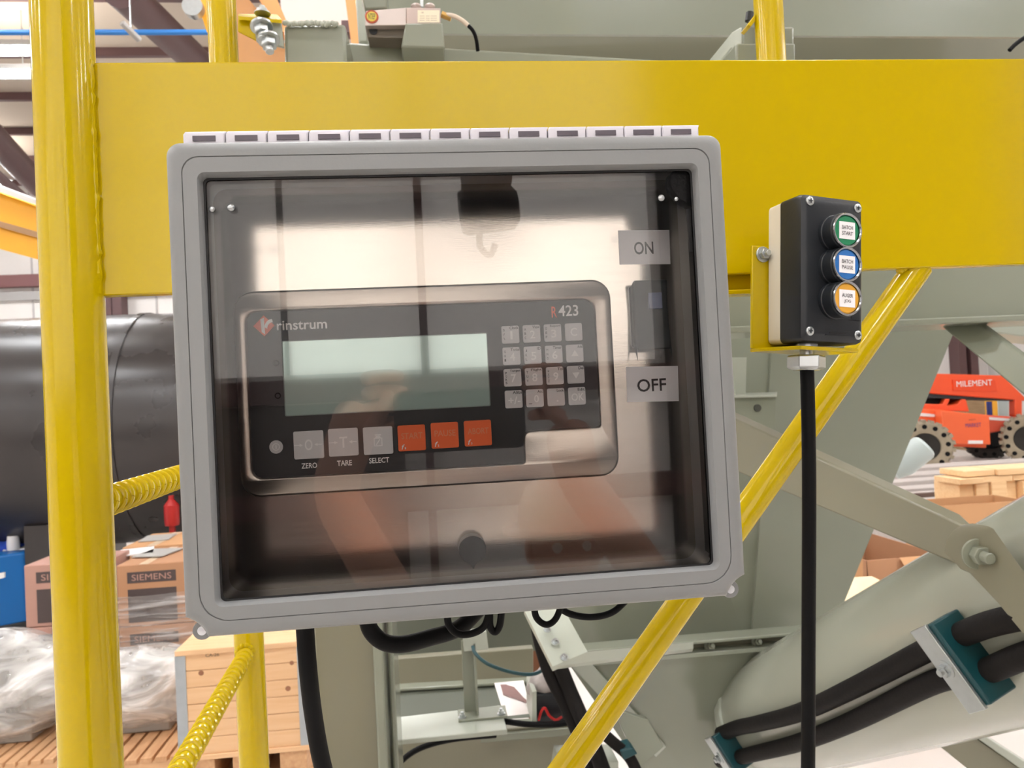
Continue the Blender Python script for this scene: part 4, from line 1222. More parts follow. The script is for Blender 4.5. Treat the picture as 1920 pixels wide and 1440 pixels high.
f_ = [at(1163, 1408, 1.72), at(1186, 1402, 1.72), at(1196, 1414, 1.72), at(1170, 1426, 1.72)]
tag(MB().hexa(f_, [v+Vector((0, .05, 0)) for v in f_]).build('hose_clip', TEAL, None, .003), 'small teal clip on the hose right of the yellow brace', 'clip')
tag(MB().tube(spline([at(735, 1460, 2.05), at(752, 1428, 2.05), at(790, 1402, 2.05), at(850, 1386, 2.08), at(930, 1378, 2.1)], 8), .0075, 12).build('floor_cable', BLKRUB), 'black cable curving over the panel below the shelf', 'cable')
tag(MB().tube(spline([at(944, 1352, 2.0), at(990, 1358, 1.97), at(1040, 1358, 1.96), at(1085, 1352, 1.96)], 8), .0075, 12).build('floor_cable', BLKRUB), 'black cable lying in front of the battery', 'cable')
pa_, pb_2 = at(735, 1238, 3.1), at(1000, 1206, 3.1)
m = MB().bar(pa_, pb_2, .06, .05)
for q_ in (pa_, pb_2):
    m.box(q_.x-.03, q_.x+.03, 3.08, 3.14, 0, q_.z+.02)
tag(m.build('timber_trestle', mat('dark_timber', (120, 74, 44), .6)), 'brown timber trestle seen through the gap below the box', 'timber')
for px, py in ((813, 1229), (920, 1219)):
    p = at(px, py, 3.07); tz_ = pa_.z+(pb_2.z-pa_.z)*(p.x-pa_.x)/(pb_2.x-pa_.x)+.026
    tag(MB().box(p.x-.02, p.x+.02, 3.07, 3.12, tz_, tz_+.04).build('wood_block', CARDL, None, .002), 'small orange wood block on the timber strip, ' + ('left one' if px < 900 else 'right one beside the post'), 'block')

# ================================================================== left background
tk = thing('black_tank', 'huge black steel tank lying along the hall at the left', 'tank', (-4, 8, 0))
TY, TR_ = 8.0, 1.12
tzc = at(150, 592, TY-.2).z-TR_*.99
xa, xb = X0+1, at(560, 700, TY).x
MB().tube([(xa, TY, tzc), (xb, TY, tzc)], TR_, 64).build('shell', BLKTANK, tk)
for x in (at(210, 700, 7).x, at(60, 700, 7).x-1.2):
    MB().tube([(x-.03, TY, tzc), (x+.03, TY, tzc)], TR_+.012, 64).build('seam_band', BLKTANK, tk)
for x in (xa+1, -3.5, xb-.8):
    MB().box(x-.12, x+.12, TY-.8, TY+.8, 0, tzc-TR_*.72).build('cradle', BLKTANK, tk)
vb_ = at(323, 985, 6.78)
tag(MB().lathe([(0, 0), (.055, 0), (.06, .02), (.06, .17), (.03, .21), (.022, .22), (.022, .25), (0, .25)], vb_, (0, 0, 1), 18).box(vb_.x-.02, vb_.x+.02, vb_.y-.02, vb_.y+.02, 0, vb_.z+.01).build('red_valve', mat('red_paint', (170, 30, 28), .4), None), 'small red cylinder standing in front of the black tank', 'fitting')

# blue welder
wl = thing('blue_welder', 'blue machine cabinet on the floor at the left edge', 'machine', atz(20, 1200, 0))
wy = 7.2
p0, p1 = at(-160, 1060, wy), at(50, 1030, wy)
zb_ = at(20, 1160, wy).z
MB().prism([(p0.x, wy-.6, 0.1), (p1.x, wy+.05, 0.1), (p1.x, wy+1.0, 0.1), (p0.x, wy+.9, .1)], (0, 0, at(40, 1036, wy).z-.1)).build('cabinet', BLUEM, wl, .02)
MB().prism([(p0.x, wy-.62, 0.0), (p1.x+.01, wy+.03, 0.0), (p1.x+.01, wy+1.0, 0.0), (p0.x, wy+.9, .0)], (0, 0, .12)).build('plinth', BLKPL, wl, .01)
f_ = [at(-2, 1075, wy-.27), at(8, 1073, wy-.25), at(8, 1083, wy-.25), at(-2, 1086, wy-.27)]
MB().hexa(f_, [v+Vector((0, .02, 0)) for v in f_]).build('maker_mark', WHITE, wl)
ztop = at(40, 1036, wy).z
for nm, px, py, w_, h_, m_, lab in (('blue_bottle_box', 42, 1010, .20, .15, BLUEM, 'small blue carton on the blue cabinet'), ('blue_cloth', 14, 1020, .26, .07, mat('blue_cloth', (44, 82, 190), .8), 'blue cloth lying on the blue cabinet'), ('white_bottle', 36, 1012, .10, .13, WHITE, 'white wrapped roll in front of the blue carton'), ('paper_sheet', 22, 1030, .35, .012, WHITE, 'white papers spread on the blue cabinet')):
    p = at(px, py, wy+.25 if nm != 'blue_bottle_box' else wy+.45)
    if nm == 'white_bottle':
        o = MB().lathe([(0, 0), (w_/2, .005), (w_/2*1.05, h_*.5), (w_/2*.9, h_), (0, h_)], (p.x, p.y-.1, ztop), (0, 0, 1), 16)
    elif nm == 'blue_cloth':
        o = MB().sphere((p.x, p.y, ztop+h_*.3), (w_/2, .12, h_), 18, 10, lambda d: .18*math.sin(6*d.x+3*d.y))
    else:
        o = MB().box(p.x-w_/2, p.x+w_/2, p.y-.1, p.y+.1, ztop, ztop+h_)
    tag(o.build(nm, m_, None, .004 if 'box' in nm else 0), lab, {'blue_bottle_box': 'carton', 'blue_cloth': 'cloth', 'white_bottle': 'roll', 'paper_sheet': 'paper'}[nm])

# cartons on a pallet
cy = 5.3


def carton(px0, px1, z0, z1, y, d, label, front_label, material, wrapname=None):
    xa = at(px0, 1100, y).x; xb = at(px1, 1100, y).x
    t = thing('carton', label, 'carton', ((xa+xb)/2, y, z0), 'cartons stacked on the pallet')
    MB().box(xa, xb, y, y+d, z0, z1).build('box_body', material, t, .006)
    W, Hh = xb-xa, z1-z0
    if front_label:
        pm = MB().box(xa+W*.14, xb-W*.22, y-.002, y, z1-Hh*.30, z1-Hh*.12).box(xa+W*.14, xb-W*.22, y-.002, y, z0+Hh*.06, z1-Hh*.40)
        pp = pm.build('printed_panel', CARDD, t, smooth=False)
        MB().text('SIEMENS', xa+W*.46, y-.003, z1-Hh*.21, Hh*.10, W*.52).build('lettering', CARDP, pp, smooth=False)
    MB().box(xa+W*.3, xa+W*.42, y-.0015, y+d, z1-.0005, z1+.001).build('tape', mat('pack_tape', (214, 190, 160), .3), t)
    return t


ztp = at(130, 1055, cy).z
hz_ = .40
carton(46, 205, ztp-hz_, ztp, cy, .36, 'brown carton with dark print, topmost of the column left of the yellow post', True, CARDP)
carton(47, 205, ztp-2*hz_, ztp-hz_-.004, cy, .36, 'brown carton below the topmost one, left of the yellow post', True, CARDP)
ztr = at(280, 1057, cy).z
carton(219, 362, ztr-hz_, ztr, cy, .62, 'brown carton with black panel, topmost of the column right of the yellow post', True, CARD)
carton(220, 362, ztr-2*hz_, ztr-hz_-.004, cy, .62, 'brown carton under the topmost one, right of the yellow post', True, CARD)
carton(232, 382, ztr-hz_, ztr+.005, cy+.7, .62, 'brown carton with papers on it, behind the column right of the post', False, CARDL)
carton(232, 382, ztr-2*hz_, ztr-hz_-.002, cy+.7, .62, 'lower brown carton behind the column right of the post', False, CARDL)
for k_, (px, py, ang, mm, lab) in enumerate(((256, 1034, .3, WHITE, 'torn white paper on the carton top'), (296, 1036, -.2, mat('paper_grey', (172, 170, 166), .6), 'grey sheet on the carton top, beside the torn paper'), (296, 1008, .1, MATS['paper_grey'], 'grey sheet on the rear carton'))):
    p = atz(px, py, ztr+.012)
    tag(MB(Matrix.Translation(p) @ Matrix.Rotation(ang, 4, 'Z')).box(-.11, .11, -.14, .14, -.003, .003).build('paper_sheet', mm, smooth=False), lab, 'paper')
# stretch film round the column
xa, xb = at(216, 1100, cy).x, at(366, 1100, cy).x
nseg = 40
lps = []
for j in range(9):
    z = ztr-.75+j*.07
    lps.append([Vector((x, y+.012*math.sin(9*x+j*2.1)-.0, z+.012*math.sin(5*x+j))) for x, y in [(xa-.02+(xb-xa+.04)*i/nseg, cy-.018) for i in range(nseg+1)]+[(xb+.03, cy+.4), (xb+.03, cy+.9), (xa-.03, cy+.9), (xa-.03, cy+.4)]])
tag(MB().loft(lps).build('stretch_wrap', FILML), 'clear creased stretch film around the carton column', 'film')
# supports
pal = thing('pallet', 'wooden pallet under the carton columns', 'pallet', (-1.9, cy, 0))
pz = ztr-2*hz_-.004
for i in range(5):
    MB().box(at(30, 1200, cy).x, at(372, 1200, cy).x, cy-.04+i*.32, cy+.1+i*.32, pz-.02, pz).build('deck_board', PINE, pal, .002)
for i in range(3):
    xx = at(40+i*160, 1200, cy).x
    MB().box(xx-.04, xx+.04, cy-.04, cy+1.3, .0, pz-.02).build('bearer', PINEX, pal, .002)


# near pallets with the film-wrapped motors
def pallet(px0, px1, ytop, Yn, depth, lab, seed):
    rnd = random.Random(seed)
    z1 = .16
    a = at(px0, ytop, Yn).x; b = at(px1, ytop, Yn).x
    t = thing('pallet', lab, 'pallet', ((a+b)/2, Yn, 0))
    nb = 7
    for i in range(nb):
        x = a+(b-a)*i/nb
        MB().box(x, x+(b-a)/nb*.78, Yn-.02, Yn+depth, z1-.022, z1+rnd.uniform(0, .004)).build('deck_board', PINEX, t, .002)
    for j in range(3):
        y = Yn+j*(depth-.06)/2
        MB().box(a, b, y, y+.05, .03, z1-.022).build('bearer', PINE, t, .002)
        MB().box(a, b, y-.02, y+.08, .0, .028).build('bottom_board', PINE, t, .002)
    return t


pallet(-60, 108, 1400, 4.15, .9, 'wooden pallet under the wrapped motor at the left edge', 1)
pallet(150, 350, 1420, 4.05, .9, 'wooden pallet under the wrapped motor beside the crate', 2)


def wrapped_motor(px, py, Y, s, lab, seed, flip=1):
    c = at(px, py, Y); c.z = .165+.21*s
    t = thing('wrapped_motor', lab, 'motor', (c.x, c.y, .165))
    m = MB().lathe([(0, 0), (.12*s, 0), (.17*s, .02), (.17*s, .42*s), (.15*s, .46*s), (.10*s, .48*s), (.10*s, .56*s), (0, .56*s)], c-Vector((.28*s*flip, 0, 0)), (flip, .25, .05), 28)
    m.build('motor_body', MOTOR, t, angle=40)
    mb_ = MB()
    for k in range(9):
        mb_.lathe([(.172*s, .06*s+k*.04*s), (.182*s, .065*s+k*.04*s), (.182*s, .072*s+k*.04*s), (.172*s, .077*s+k*.04*s)], c-Vector((.28*s*flip, 0, 0)), (flip, .25, .05), 28)
    mb_.build('cooling_fins', MOTOR, t, kind='stuff')
    MB().box(c.x-.1*s, c.x+.08*s, c.y-.2*s, c.y-.05*s, c.z+.05*s, c.z+.19*s).build('terminal_box', mat('terminal_grey', (150, 146, 140), .5), t, .01)
    zz = c.z-.165
    MB().box(c.x-.2*s, c.x+.2*s, c.y-.16*s, c.y+.16*s, .165, c.z-.1*s).build('motor_feet', MATS['terminal_grey'], t, .01)
    rn = random.Random(seed); ph = [rn.uniform(0, 6) for _ in range(8)]
    hz2 = (c.z+.25*s-.17)/2
    cc = Vector((c.x, c.y, .17+hz2))
    def fn(d):
        v = .07*math.sin(4*d.x+ph[0])*math.cos(3*d.z+ph[1])+.03*math.sin(9*d.x+7*d.z+ph[2])+.012*math.sin(17*d.z+ph[3]+6*d.y)
        if d.z < 0:
            v += .12*(-d.z)
        return v
    MB().sphere(cc, (.40*s, .30*s, hz2), 48, 32, fn).build('film_wrap', FILM, t, angle=25, label='creased clear film wrap')
    return t


wrapped_motor(6, 1290, 4.55, 1.15, 'film wrapped electric motor on the pallet at the left edge', 3, -1)
wrapped_motor(268, 1262, 4.50, .92, 'film wrapped electric motor on the pallet beside the crate', 8)

# wooden crate
ck = thing('wooden_crate', 'pale pine crate with metal corner strips behind the lower yellow rungs', 'crate', at(450, 1410, 3.7))
Yk = 3.65
xa, xb = at(338, 1230, Yk).x, at(566, 1215, Yk).x
zt_ = at(450, 1219, Yk).z; zb_ = at(450, 1408, Yk).z
MB().box(xa+.02, xb-.02, Yk+.02, Yk+.78, zb_, zt_-.005).build('crate_core', PINE, ck)
nb = 6
for i in range(nb):
    z0 = zb_+(zt_-zb_)*i/nb; z1 = zb_+(zt_-zb_)*(i+1)/nb
    MB().box(xa, xb, Yk, Yk+.02, z0+.0012, z1-.0012).build('plank', PINE, ck, .0015)
for i in range(5):
    y0 = Yk-.015+i*.165
    MB().box(xa-.02, xb+.02, y0+.001, y0+.163, zt_-.002, zt_+.022).build('lid_plank', PINE, ck, .002)
for sx in (xa, xb):
    MB().box(sx-.02, sx+.022, Yk-.004, Yk, zb_, zt_-.005).build('corner_strip', mat('galvanised', (170, 176, 180), .4, .6, var=.15, vscale=20), ck)
    MB().box(sx-.024, sx-.020, Yk-.004, Yk+.06, zb_, zt_-.005).build('corner_strip', MATS['galvanised'], ck)
for sx in (xa+.01, (xa+xb)/2-.06, xb-.12):
    MB().box(sx, sx+.12, Yk, Yk+.78, zb_-.16, zb_-.02).build('skid', PINEX, ck, .003)
MB().box(xa-.01, xb+.03, Yk-.01, Yk+.78, zb_-.022, zb_).build('base_board', PINE, ck, .002)
MB().box(xa-.01, xb+.03, Yk-.01, Yk+.78, .0, zb_-.16).build('base_board', PINEX, ck, .002)
m = MB()
for px, py, r in ((377, 1262, .012), (547, 1243, .010), (540, 1291, .012)):
    c = at(px, py, Yk-.0006)
    m.lathe([(0, -.0004), (r*.8, -.0004), (r, 0)], c, (0, 1, 0), 14)
m.build('knots', mat('knot_brown', (150, 100, 72), .6), ck, kind='stuff')
c = at(398, 1228, Yk-.001)
MB().text('CA-26', c.x, c.y, c.z, .014, .06).build('stamp', mat('stamp_grey', (120, 100, 80), .7), ck, smooth=False)

# ================================================================== right background
# telehandler
th = thing('telehandler', 'orange red rough terrain lift truck parked in the hall at the right', 'truck', atz(1800, 866, 0))
YT = 14.6
D_ = Vector((.3, 1.5, 0))


def slab(pp, Y, vec, name, m_, bev=.02, label=None):
    return MB().prism(px_poly(pp, Y), vec).build(name, m_, th, bev, label=label)


slab([(1740, 700), (1880, 704), (1925, 748), (1925, 752), (1735, 737)], YT, (.2, 1.4, 0), 'boom_cover', REDOR)
mk_ = px_poly([(1786, 712), (1866, 713), (1870, 735), (1788, 733)], YT-.02)
pt = MB().prism(mk_, (0, .02, 0)).build('name_panel', mat('panel_orange', (228, 72, 24), .4), th, smooth=False)
c = at(1827, 718.5, YT-.03); wd_ = at(1861, 718, YT).x-at(1794, 718, YT).x
MB().text('MILEMENT', c.x, c.y, c.z, .115, wd_).build('lettering', WHITE, pt, smooth=False)
slab([(1735, 737), (1912, 743), (1908, 752), (1735, 746)], YT+.05, (.2, 1.3, 0), 'boom_gap', BLKPL, 0)
slab([(1735, 747), (1770, 747), (1768, 758), (1735, 757)], YT+.15, (.2, .9, 0), 'engine_block', BLKRUB, 0)
slab([(1730, 757), (1768, 758), (1773, 748), (1782, 748), (1776, 760), (1795, 758), (1804, 748), (1812, 749), (1818, 772), (1730, 768)], YT, (.2, 1.2, 0), 'rear_hood', REDOR)
slab([(1720, 766), (1764, 768), (1850, 780), (1850, 840), (1760, 836), (1745, 800), (1725, 786)], YT-.05, (.2, .5, 0), 'fuel_tank', mat('telehandler_orange_light', (240, 104, 56), .4))
slab([(1764, 770), (1855, 778), (1858, 834), (1772, 833)], YT-.35, (.1, .5, 0), 'tank_box', MATS['telehandler_orange_light'])
slab([(1850, 778), (1915, 782), (1910, 803), (1856, 812)], YT, (.2, 1.2, 0), 'chassis', mat('telehandler_salmon', (226, 100, 76), .4))
slab([(1903, 744), (1917, 744), (1917, 784), (1903, 780)], YT, (.02, .2, 0), 'cab_post', REDOR)
slab([(1855, 782), (1910, 786), (1909, 791), (1855, 787)], YT-.02, (0, .03, 0), 'white_stripe', WHITE, 0)
slab([(1725, 774), (1756, 777), (1756, 782), (1725, 780)], YT-.08, (0, .03, 0), 'white_stripe', WHITE, 0)
c = at(1825, 797, YT-.37)
MB().text('MARKET', c.x, c.y, c.z, .075, .33).build('side_lettering', mat('violet_print', (108, 62, 130), .5), th, smooth=False)
c = at(1823, 787, YT-.37)
MB().text('SAFETY', c.x, c.y, c.z, .03, .15).build('side_lettering', mat('dark_red_print', (150, 60, 40), .5), th, smooth=False)
slab([(1816, 826), (1843, 826), (1843, 832), (1816, 832)], YT-.37, (0, .02, 0), 'data_plate', WHITE, 0)
slab([(1763, 785), (1770, 785), (1768, 810), (1762, 800)], YT-.1, (0, .05, 0), 'latch_slot', BLKPL, 0)


def wheel(px, py, Y, r, m_, ax):
    c = at(px, py, Y)
    w_ = MB().lathe([(r*.55, -.16), (r*.62, -.18), (r*.92, -.18), (r, -.12), (r, .12), (r*.92, .18), (r*.62, .18), (r*.55, .16), (r*.5, .0)], c, ax, 40, True)
    u = Vector(ax).normalized()
    a0 = Vector((0, 0, 1)); b0 = u.cross(a0)
    for k in range(22):
        an = 2*math.pi*k/22
        d = a0*math.cos(an)+b0*math.sin(an)
        w_.bar(c+d*(r*.96)-u*.17, c+d*(r*.96)+u*.17, .07, .10, d)
    o = w_.build('wheel', m_, th, angle=40)
    MB().lathe([(0, -.05), (r*.3, -.10), (r*.52, -.14), (r*.55, -.1), (r*.55, .1), (0, .1)], c, ax, 28).build('rim', TYRED if m_ is TYRE else BLKPL, o)
    mm = MB()
    for k in range(13):
        an = 2*math.pi*k/13
        d = a0*math.cos(an)+b0*math.sin(an)
        mm.cyl(c+d*(r*.80)-u*.182, c+d*(r*.80)-u*.16, .045, n=8)
    mm.build('tyre_holes', BLKRUB, o, kind='stuff')


wheel(1733, 837, 13.6, .47, TYRE, (.45, .9, 0))
wheel(1850, 820, 16.2, .47, TYRED, (.45, .9, 0))
wheel(1928, 822, 14.2, .47, TYRE, (.6, .8, 0))
slab([(1856, 806), (1905, 800), (1905, 830), (1862, 838)], YT+1.2, (.2, .4, 0), 'axle', BLKRUB, 0)
# things seen through the cab
for nm, pp, m_, Y_, lab, cat in (('yellow_pole', [(1861, 748), (1870, 748), (1870, 775), (1861, 775)], CRANE, 18.5, 'yellow pole beyond the orange lift truck', 'pole'),
                                 ('blue_barrel', [(1850, 753), (1860, 753), (1860, 775), (1850, 775)], mat('navy', (44, 52, 118), .5), 18.6, 'dark blue drum beyond the orange lift truck', 'drum'),
                                 ('grey_cabinet', [(1871, 740), (1890, 742), (1890, 775), (1871, 775)], mat('cab_grey', (178, 188, 188), .5), 19, 'pale grey cabinet beyond the orange lift truck', 'cabinet')):
    P = px_poly(pp, Y_)
    zlo = 0
    P[2].z = 0; P[3].z = 0
    if nm == 'blue_barrel':
        r = (P[1].x-P[0].x)/2
        o = MB().lathe([(r, 0), (r, .3), (r*1.05, .32), (r, .34), (r, P[0].z)], ((P[0].x+P[1].x)/2, Y_, 0), (0, 0, 1), 20)
    else:
        o = MB().prism(P, (0, .3, 0))
    tag(o.build(nm, m_, None, .01), lab, cat)
bx_ = atz(1830, 880, 0)
tag(MB().box(at(1812, 770, 18).x, at(1848, 770, 18).x, 18, 18.6, 0, at(1830, 745, 18).z).build('brown_crate', wood_mat('brown_clutter', (190, 160, 120), (110, 86, 60)), None, .02), 'brown crate beyond the orange lift truck', 'crate')

# weathered boards on the floor
bd_ = thing('board_stack', 'stack of weathered grey boards on the floor at the right', 'boards', atz(1780, 940, 0))
zz = .0
for i, (y0, y1, zb0, zb1) in enumerate(((8.0, 8.25, .45, .50), (8.3, 8.6, .47, .52), (8.7, 9.0, .46, .54), (7.6, 7.95, .40, .46), (9.2, 9.5, .5, .56), (9.6, 10., .5, .58), (10.2, 10.6, .5, .6))):
    MB().box(at(1660, 880, y0).x+(.1 if i % 2 else 0), at(1960, 880, y0).x, y0, y1, zb0, zb1).build('board', GREYB, bd_, .004)
MB().box(at(1690, 930, 7.7).x, at(1900, 930, 7.7).x, 7.65, 10.5, 0, .40).build('bearer', GREYB, bd_, .004)
MB().box(at(1660, 880, 8.3).x, at(1860, 880, 8.3).x, 8.28, 8.34, .50, .545).build('board', wood_mat('dark_board', (120, 96, 84), (70, 56, 50)), bd_, .002)

# pile of pale offcuts
of = thing('offcut_stack', 'stack of pale pine offcut blocks at the right edge', 'wood', atz(1850, 1000, 0))
rnd = random.Random(7)
Yo = 6.2
for row, (py0, py1, off) in enumerate(((962, 946, 0), (946, 905, 14), (905, 893, 4), (893, 882, 22))):
    z0, z1 = at(1850, py0, Yo).z, at(1850, py1, Yo).z
    px = 1790+off
    while px < 1990:
        w_ = rnd.uniform(24, 34) if row == 1 else rnd.uniform(46, 66)
        a, b = at(px, 920, Yo).x, at(px+w_-1.5, 920, Yo).x
        dy = rnd.uniform(-.05, .05)
        MB().box(a, b, Yo+dy, Yo+.34+dy, z0+.002, z1+rnd.uniform(-.008, .006)).build('block', PINEW, of, .004)
        px += w_
z0 = at(1850, 962, Yo).z
MB().box(at(1800, 920, Yo).x, at(2010, 920, Yo).x, Yo+.02, Yo+.36, 0, z0).build('pallet_base', PINEX, of, .004)


# open cardboard boxes
def open_box(pq, Y0_, Y1_, zt, lab, m_, skew=0., flaps=True):
    xa, xb = at(pq[0], 1000, Y0_).x, at(pq[1], 1000, Y0_).x
    t = thing('cardboard_box', lab, 'box', ((xa+xb)/2, Y0_, 0), 'open cardboard boxes behind the strap')
    ym = Y1_
    th_ = .006
    tt = Matrix.Translation(((xa+xb)/2, (Y0_+ym)/2, 0)) @ Matrix.Rotation(skew, 4, 'Z') @ Matrix.Translation((-(xa+xb)/2, -(Y0_+ym)/2, 0))
    MB(tt).box(xa, xb, Y0_, Y0_+th_, 0, zt).build('front_panel', m_, t)
    MB(tt).box(xa, xb, ym-th_, ym, 0, zt).build('rear_panel', m_, t)
    MB(tt).box(xa, xa+th_, Y0_, ym, 0, zt).build('side_panel', m_, t)
    MB(tt).box(xb-th_, xb, Y0_, ym, 0, zt).build('side_panel', m_, t)
    MB(tt).box(xa, xb, Y0_, ym, 0, th_).build('bottom_panel', m_, t)
    h = .22
    if flaps:
        xm = xa+(xb-xa)*.42
        MB(tt).prism([(xm, Y0_, zt), (xb, Y0_, zt), (xb-.04, Y0_-.16, zt-.18), (xm+.02, Y0_-.20, zt-.20)], (0, .002, .005)).build('flap', CARDL, t)
        MB(tt).prism([(xa, Y0_, zt), (xm-.02, Y0_, zt), (xm-.04, Y0_-.03, zt-.26), (xa, Y0_-.03, zt-.26)], (0, .004, .003)).build('flap', m_, t)
    return t


open_box((1622, 1768), 4.6, 5.5, at(1700, 1046, 4.6).z, 'open empty cardboard box below the middle of the strap', CARD, .0, True)
open_box((1752, 1930), 5.72, 6.1, at(1810, 946, 5.72).z, 'tall closed-sided cardboard box under the pale offcuts', CARDL, .0, False)
f_ = [atz(1580, 1085, .55), atz(1634, 1078, .55), atz(1700, 1110, .55), atz(1560, 1180, .55)]
sh_ = thing('plywood_sheet', 'pale plywood sheet lying at the lower edge of the hopper', 'sheet', f_[0])
pz_ = [at(1583, 1083, 4.2), at(1634, 1080, 4.3), at(1760, 1140, 3.9), at(1570, 1200, 3.7)]
MB().hexa(pz_, [v+Vector((0, 0, -.02)) for v in pz_]).build('sheet', PLY, sh_, .002)
cm_ = sum(pz_, Vector())/4
MB().box(cm_.x-.25, cm_.x+.25, cm_.y-.1, cm_.y+.1, 0, cm_.z-.03).build('support_block', PINEX, sh_)
f_ = [at(1592, 1034, 4.5), at(1618, 1006, 4.5), at(1618, 1083, 4.5), at(1580, 1083, 4.5)]
pk_ = MB().prism([f_[1], f_[0], f_[3], f_[2]], (0, .02, 0))
zb0 = min(v.z for v in f_)
pk_.box(f_[3].x, f_[2].x, 4.5, 4.52, 0, zb0+.001)
tag(pk_.build('cardboard_sheet', CARDL), 'upright orange brown cardboard sheet beside the hopper edge', 'cardboard')
f_ = [at(1556, 1170, 3.5), at(1580, 1105, 3.5), at(1584, 1160, 3.5), at(1562, 1190, 3.5)]
# ================================================================== person taking the photograph (seen as a reflection)
pr = thing('person', 'person in dark shirt raising a phone with both hands, reflected in the window', 'person', (.26, -.85, 0))


def skin_mesh(name, verts, edges, radii, m_, parent, sub=2, root=0):
    me = bpy.data.meshes.new(name); org = ORG[parent.name]
    me.from_pydata([tuple(Vector(v)-org) for v in verts], edges, [])
    o = bpy.data.objects.new(name, me); COL.objects.link(o); o.parent = parent; ORG[o.name] = org.copy()
    sk = o.modifiers.new('skin', 'SKIN'); sk.use_smooth_shade = True
    for i, r in enumerate(radii):
        d = me.skin_vertices[0].data[i]
        d.radius = (r, r) if not isinstance(r, tuple) else r
        d.use_root = (i == root)
    sb_ = o.modifiers.new('sub', 'SUBSURF'); sb_.levels = sub; sb_.render_levels = sub
    me.materials.append(m_)
    return o


px_, py_ = .27, -.80
V = [(px_, py_, .92), (px_, py_+.01, 1.12), (px_, py_+.02, 1.30), (px_, py_, 1.37), (px_, py_+.03, 1.45),
     (px_-.17, py_+.03, 1.31), (px_+.17, py_+.03, 1.31),
     (px_-.27, py_+.32, 1.34), (px_+.20, py_+.36, 1.36),
     (-.135, -.13, 1.74), (.19, -.13, 1.74),
     (-.085, -.055, 1.855), (.165, -.055, 1.82),
     (px_-.10, py_, .86), (px_+.10, py_, .86), (px_-.12, py_+.02, .48), (px_+.12, py_+.02, .48), (px_-.12, py_-.02, .09), (px_+.12, py_-.02, .09), (px_-.13, py_+.14, .05), (px_+.13, py_+.14, .05)]
E_ = [(0, 1), (1, 2), (2, 3), (3, 4), (2, 5), (2, 6), (5, 7), (6, 8), (7, 9), (8, 10), (9, 11), (10, 12), (0, 13), (0, 14), (13, 15), (14, 16), (15, 17), (16, 18), (17, 19), (18, 20)]
RR = [.15, .14, .15, .07, .055, .075, .075, .048, .048, .032, .032, (.034, .016), (.034, .016), .095, .095, .065, .065, .045, .045, .035, .035]
skin_mesh('body', V, E_, RR, SKIN, pr)
V = [(px_, py_, .90), (px_, py_+.01, 1.12), (px_, py_+.02, 1.29), (px_-.17, py_+.03, 1.31), (px_+.17, py_+.03, 1.31), (px_-.25, py_+.18, 1.32), (px_+.185, py_+.20, 1.335)]
skin_mesh('shirt', V, [(0, 1), (1, 2), (2, 3), (2, 4), (3, 5), (4, 6)], [.165, .155, .165, .088, .088, .066, .066], CLOTH, pr)
V = [(px_, py_, .93), (px_-.10, py_, .86), (px_+.10, py_, .86), (px_-.12, py_+.02, .48), (px_+.12, py_+.02, .48), (px_-.12, py_-.02, .10), (px_+.12, py_-.02, .10)]
skin_mesh('trousers', V, [(0, 1), (0, 2), (1, 3), (2, 4), (3, 5), (4, 6)], [.16, .11, .11, .08, .08, .06, .06], mat('denim', (58, 66, 84), .9), pr)
# head with face
hc = Vector((px_, py_+.05, 1.53))


def headfn(d):
    v = 0.
    if d.z < -.2:
        v -= .10*(-d.z-.2)
    if d.y > .6 and abs(d.x) < .25 and -.35 < d.z < .1:
        v += .10*(1-abs(d.x)/.25)
    if d.y > .5 and .02 < d.z < .3 and .15 < abs(d.x) < .5:
        v -= .03
    return v


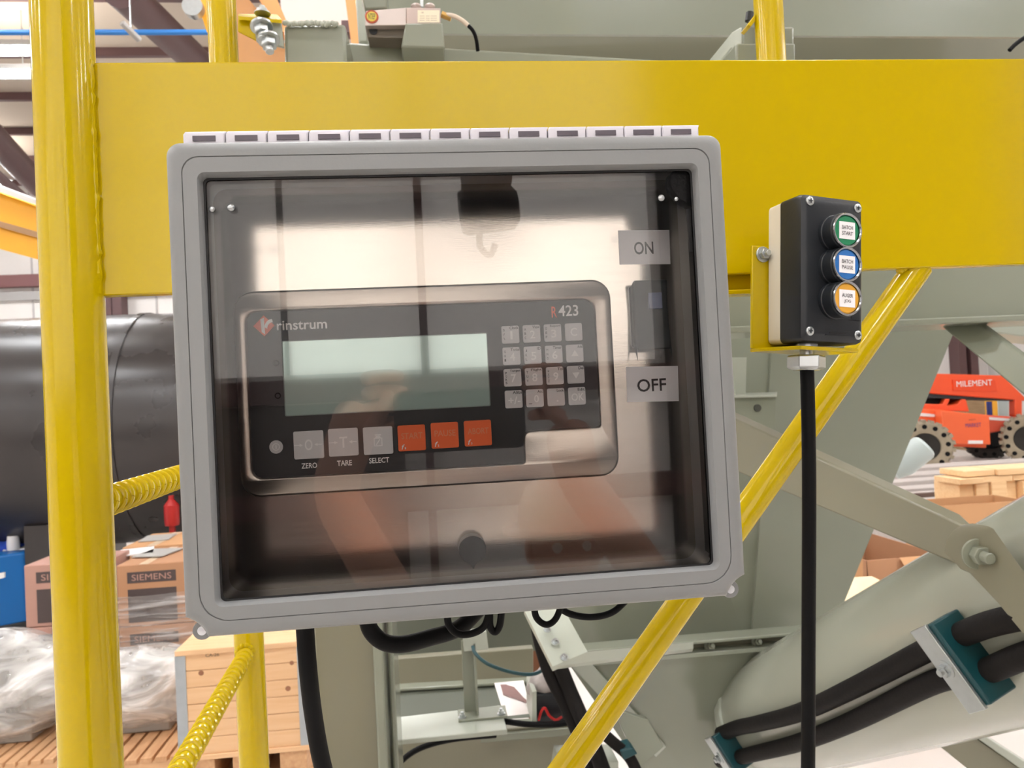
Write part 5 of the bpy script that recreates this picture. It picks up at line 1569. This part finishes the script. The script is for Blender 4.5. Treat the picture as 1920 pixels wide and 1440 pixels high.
MB().sphere(hc, (.075, .095, .115), 32, 24, headfn).build('head', SKIN, pr, angle=60)
for s in (-1, 1):
    MB().sphere(hc+Vector((s*.030, .083, .012)), .011, 12, 8).build('eye', WHITE, pr)
    MB().sphere(hc+Vector((s*.076, -.005, -.005)), (.012, .022, .032), 12, 8).build('ear', SKIN, pr)
MB().sphere(hc+Vector((0, .085, -.052)), (.024, .010, .007), 14, 8).build('mouth', mat('lips', (170, 96, 88), .5), pr)
MB().lathe([(.135, 0), (.132, .006), (.100, .010), (.098, .05), (.080, .095), (.045, .118), (0, .125)], hc+Vector((0, .0, .035)), (0, 0, 1), 32).build('hard_hat', HELM, pr, angle=40)
# fingers round the phone
for s, wx in ((-1, -.085), (1, .165)):
    for k in range(4):
        z = 1.895-.019*k
        base = Vector((wx, -.055, z-.012)); tip_dx = -s
        L = (.030, .034, .032, .026)[k]
        P_ = [base, base+Vector((tip_dx*.018, -.012, .004)), base+Vector((tip_dx*(.018+L*.7), -.004, .004)), base+Vector((tip_dx*(.020+L), .014, .002))]
        skin_mesh('finger', P_, [(0, 1), (1, 2), (2, 3)], [.010, .0088, .0082, .007], SKIN, pr, 1)
    P_ = [Vector((wx, -.05, 1.815)), Vector((wx-s*.016, -.048, 1.83)), Vector((wx-s*.030, -.046, 1.855)), Vector((wx-s*.036, -.046, 1.87))]
    skin_mesh('thumb', P_, [(0, 1), (1, 2), (2, 3)], [.012, .0105, .0095, .008], SKIN, pr, 1)
ph = thing('phone', 'dark phone held up in both hands of the person reflected in the window', 'phone', (.032, -.03, CZ))
MB().prism(rrect(-.046, .110, CZ-.058, CZ+.016, .010, -.030, 6), (0, .008, 0)).build('phone_body', BLKPL, ph, .001)
MB().prism(rrect(-.043, .107, CZ-.055, CZ+.013, .008, -.0305, 6), (0, .0005, 0)).build('screen', BLKRUB, ph)

# dark hoist hanging in the hall behind the camera (seen as a reflection)
oh = thing('chain_hoist', 'dark chain hoist hanging in the hall, reflected at the window top', 'hoist', (.42, -4.1, 3.0))
MB().box(.26, .58, -4.25, -3.95, 3.22, 3.48).build('hoist_housing', BLKRUB, oh, .03)
MB().lathe([(0, 0), (.13, 0), (.15, .03), (.15, .34), (.10, .38), (0, .38)], (.24, -4.1, 3.08), (1, 0, .1), 24).build('motor_body', BLKPL, oh)
MB().cyl((.36, -4.1, 3.48), (.36, -4.1, H), .02, n=8).build('chain', ZINC, oh)
MB().tube(spline([(.36, -4.1, 3.0), (.36, -4.1, 2.86), (.42, -4.1, 2.80), (.46, -4.1, 2.87)], 6), .022, 10).build('hook', BLKPL, oh)
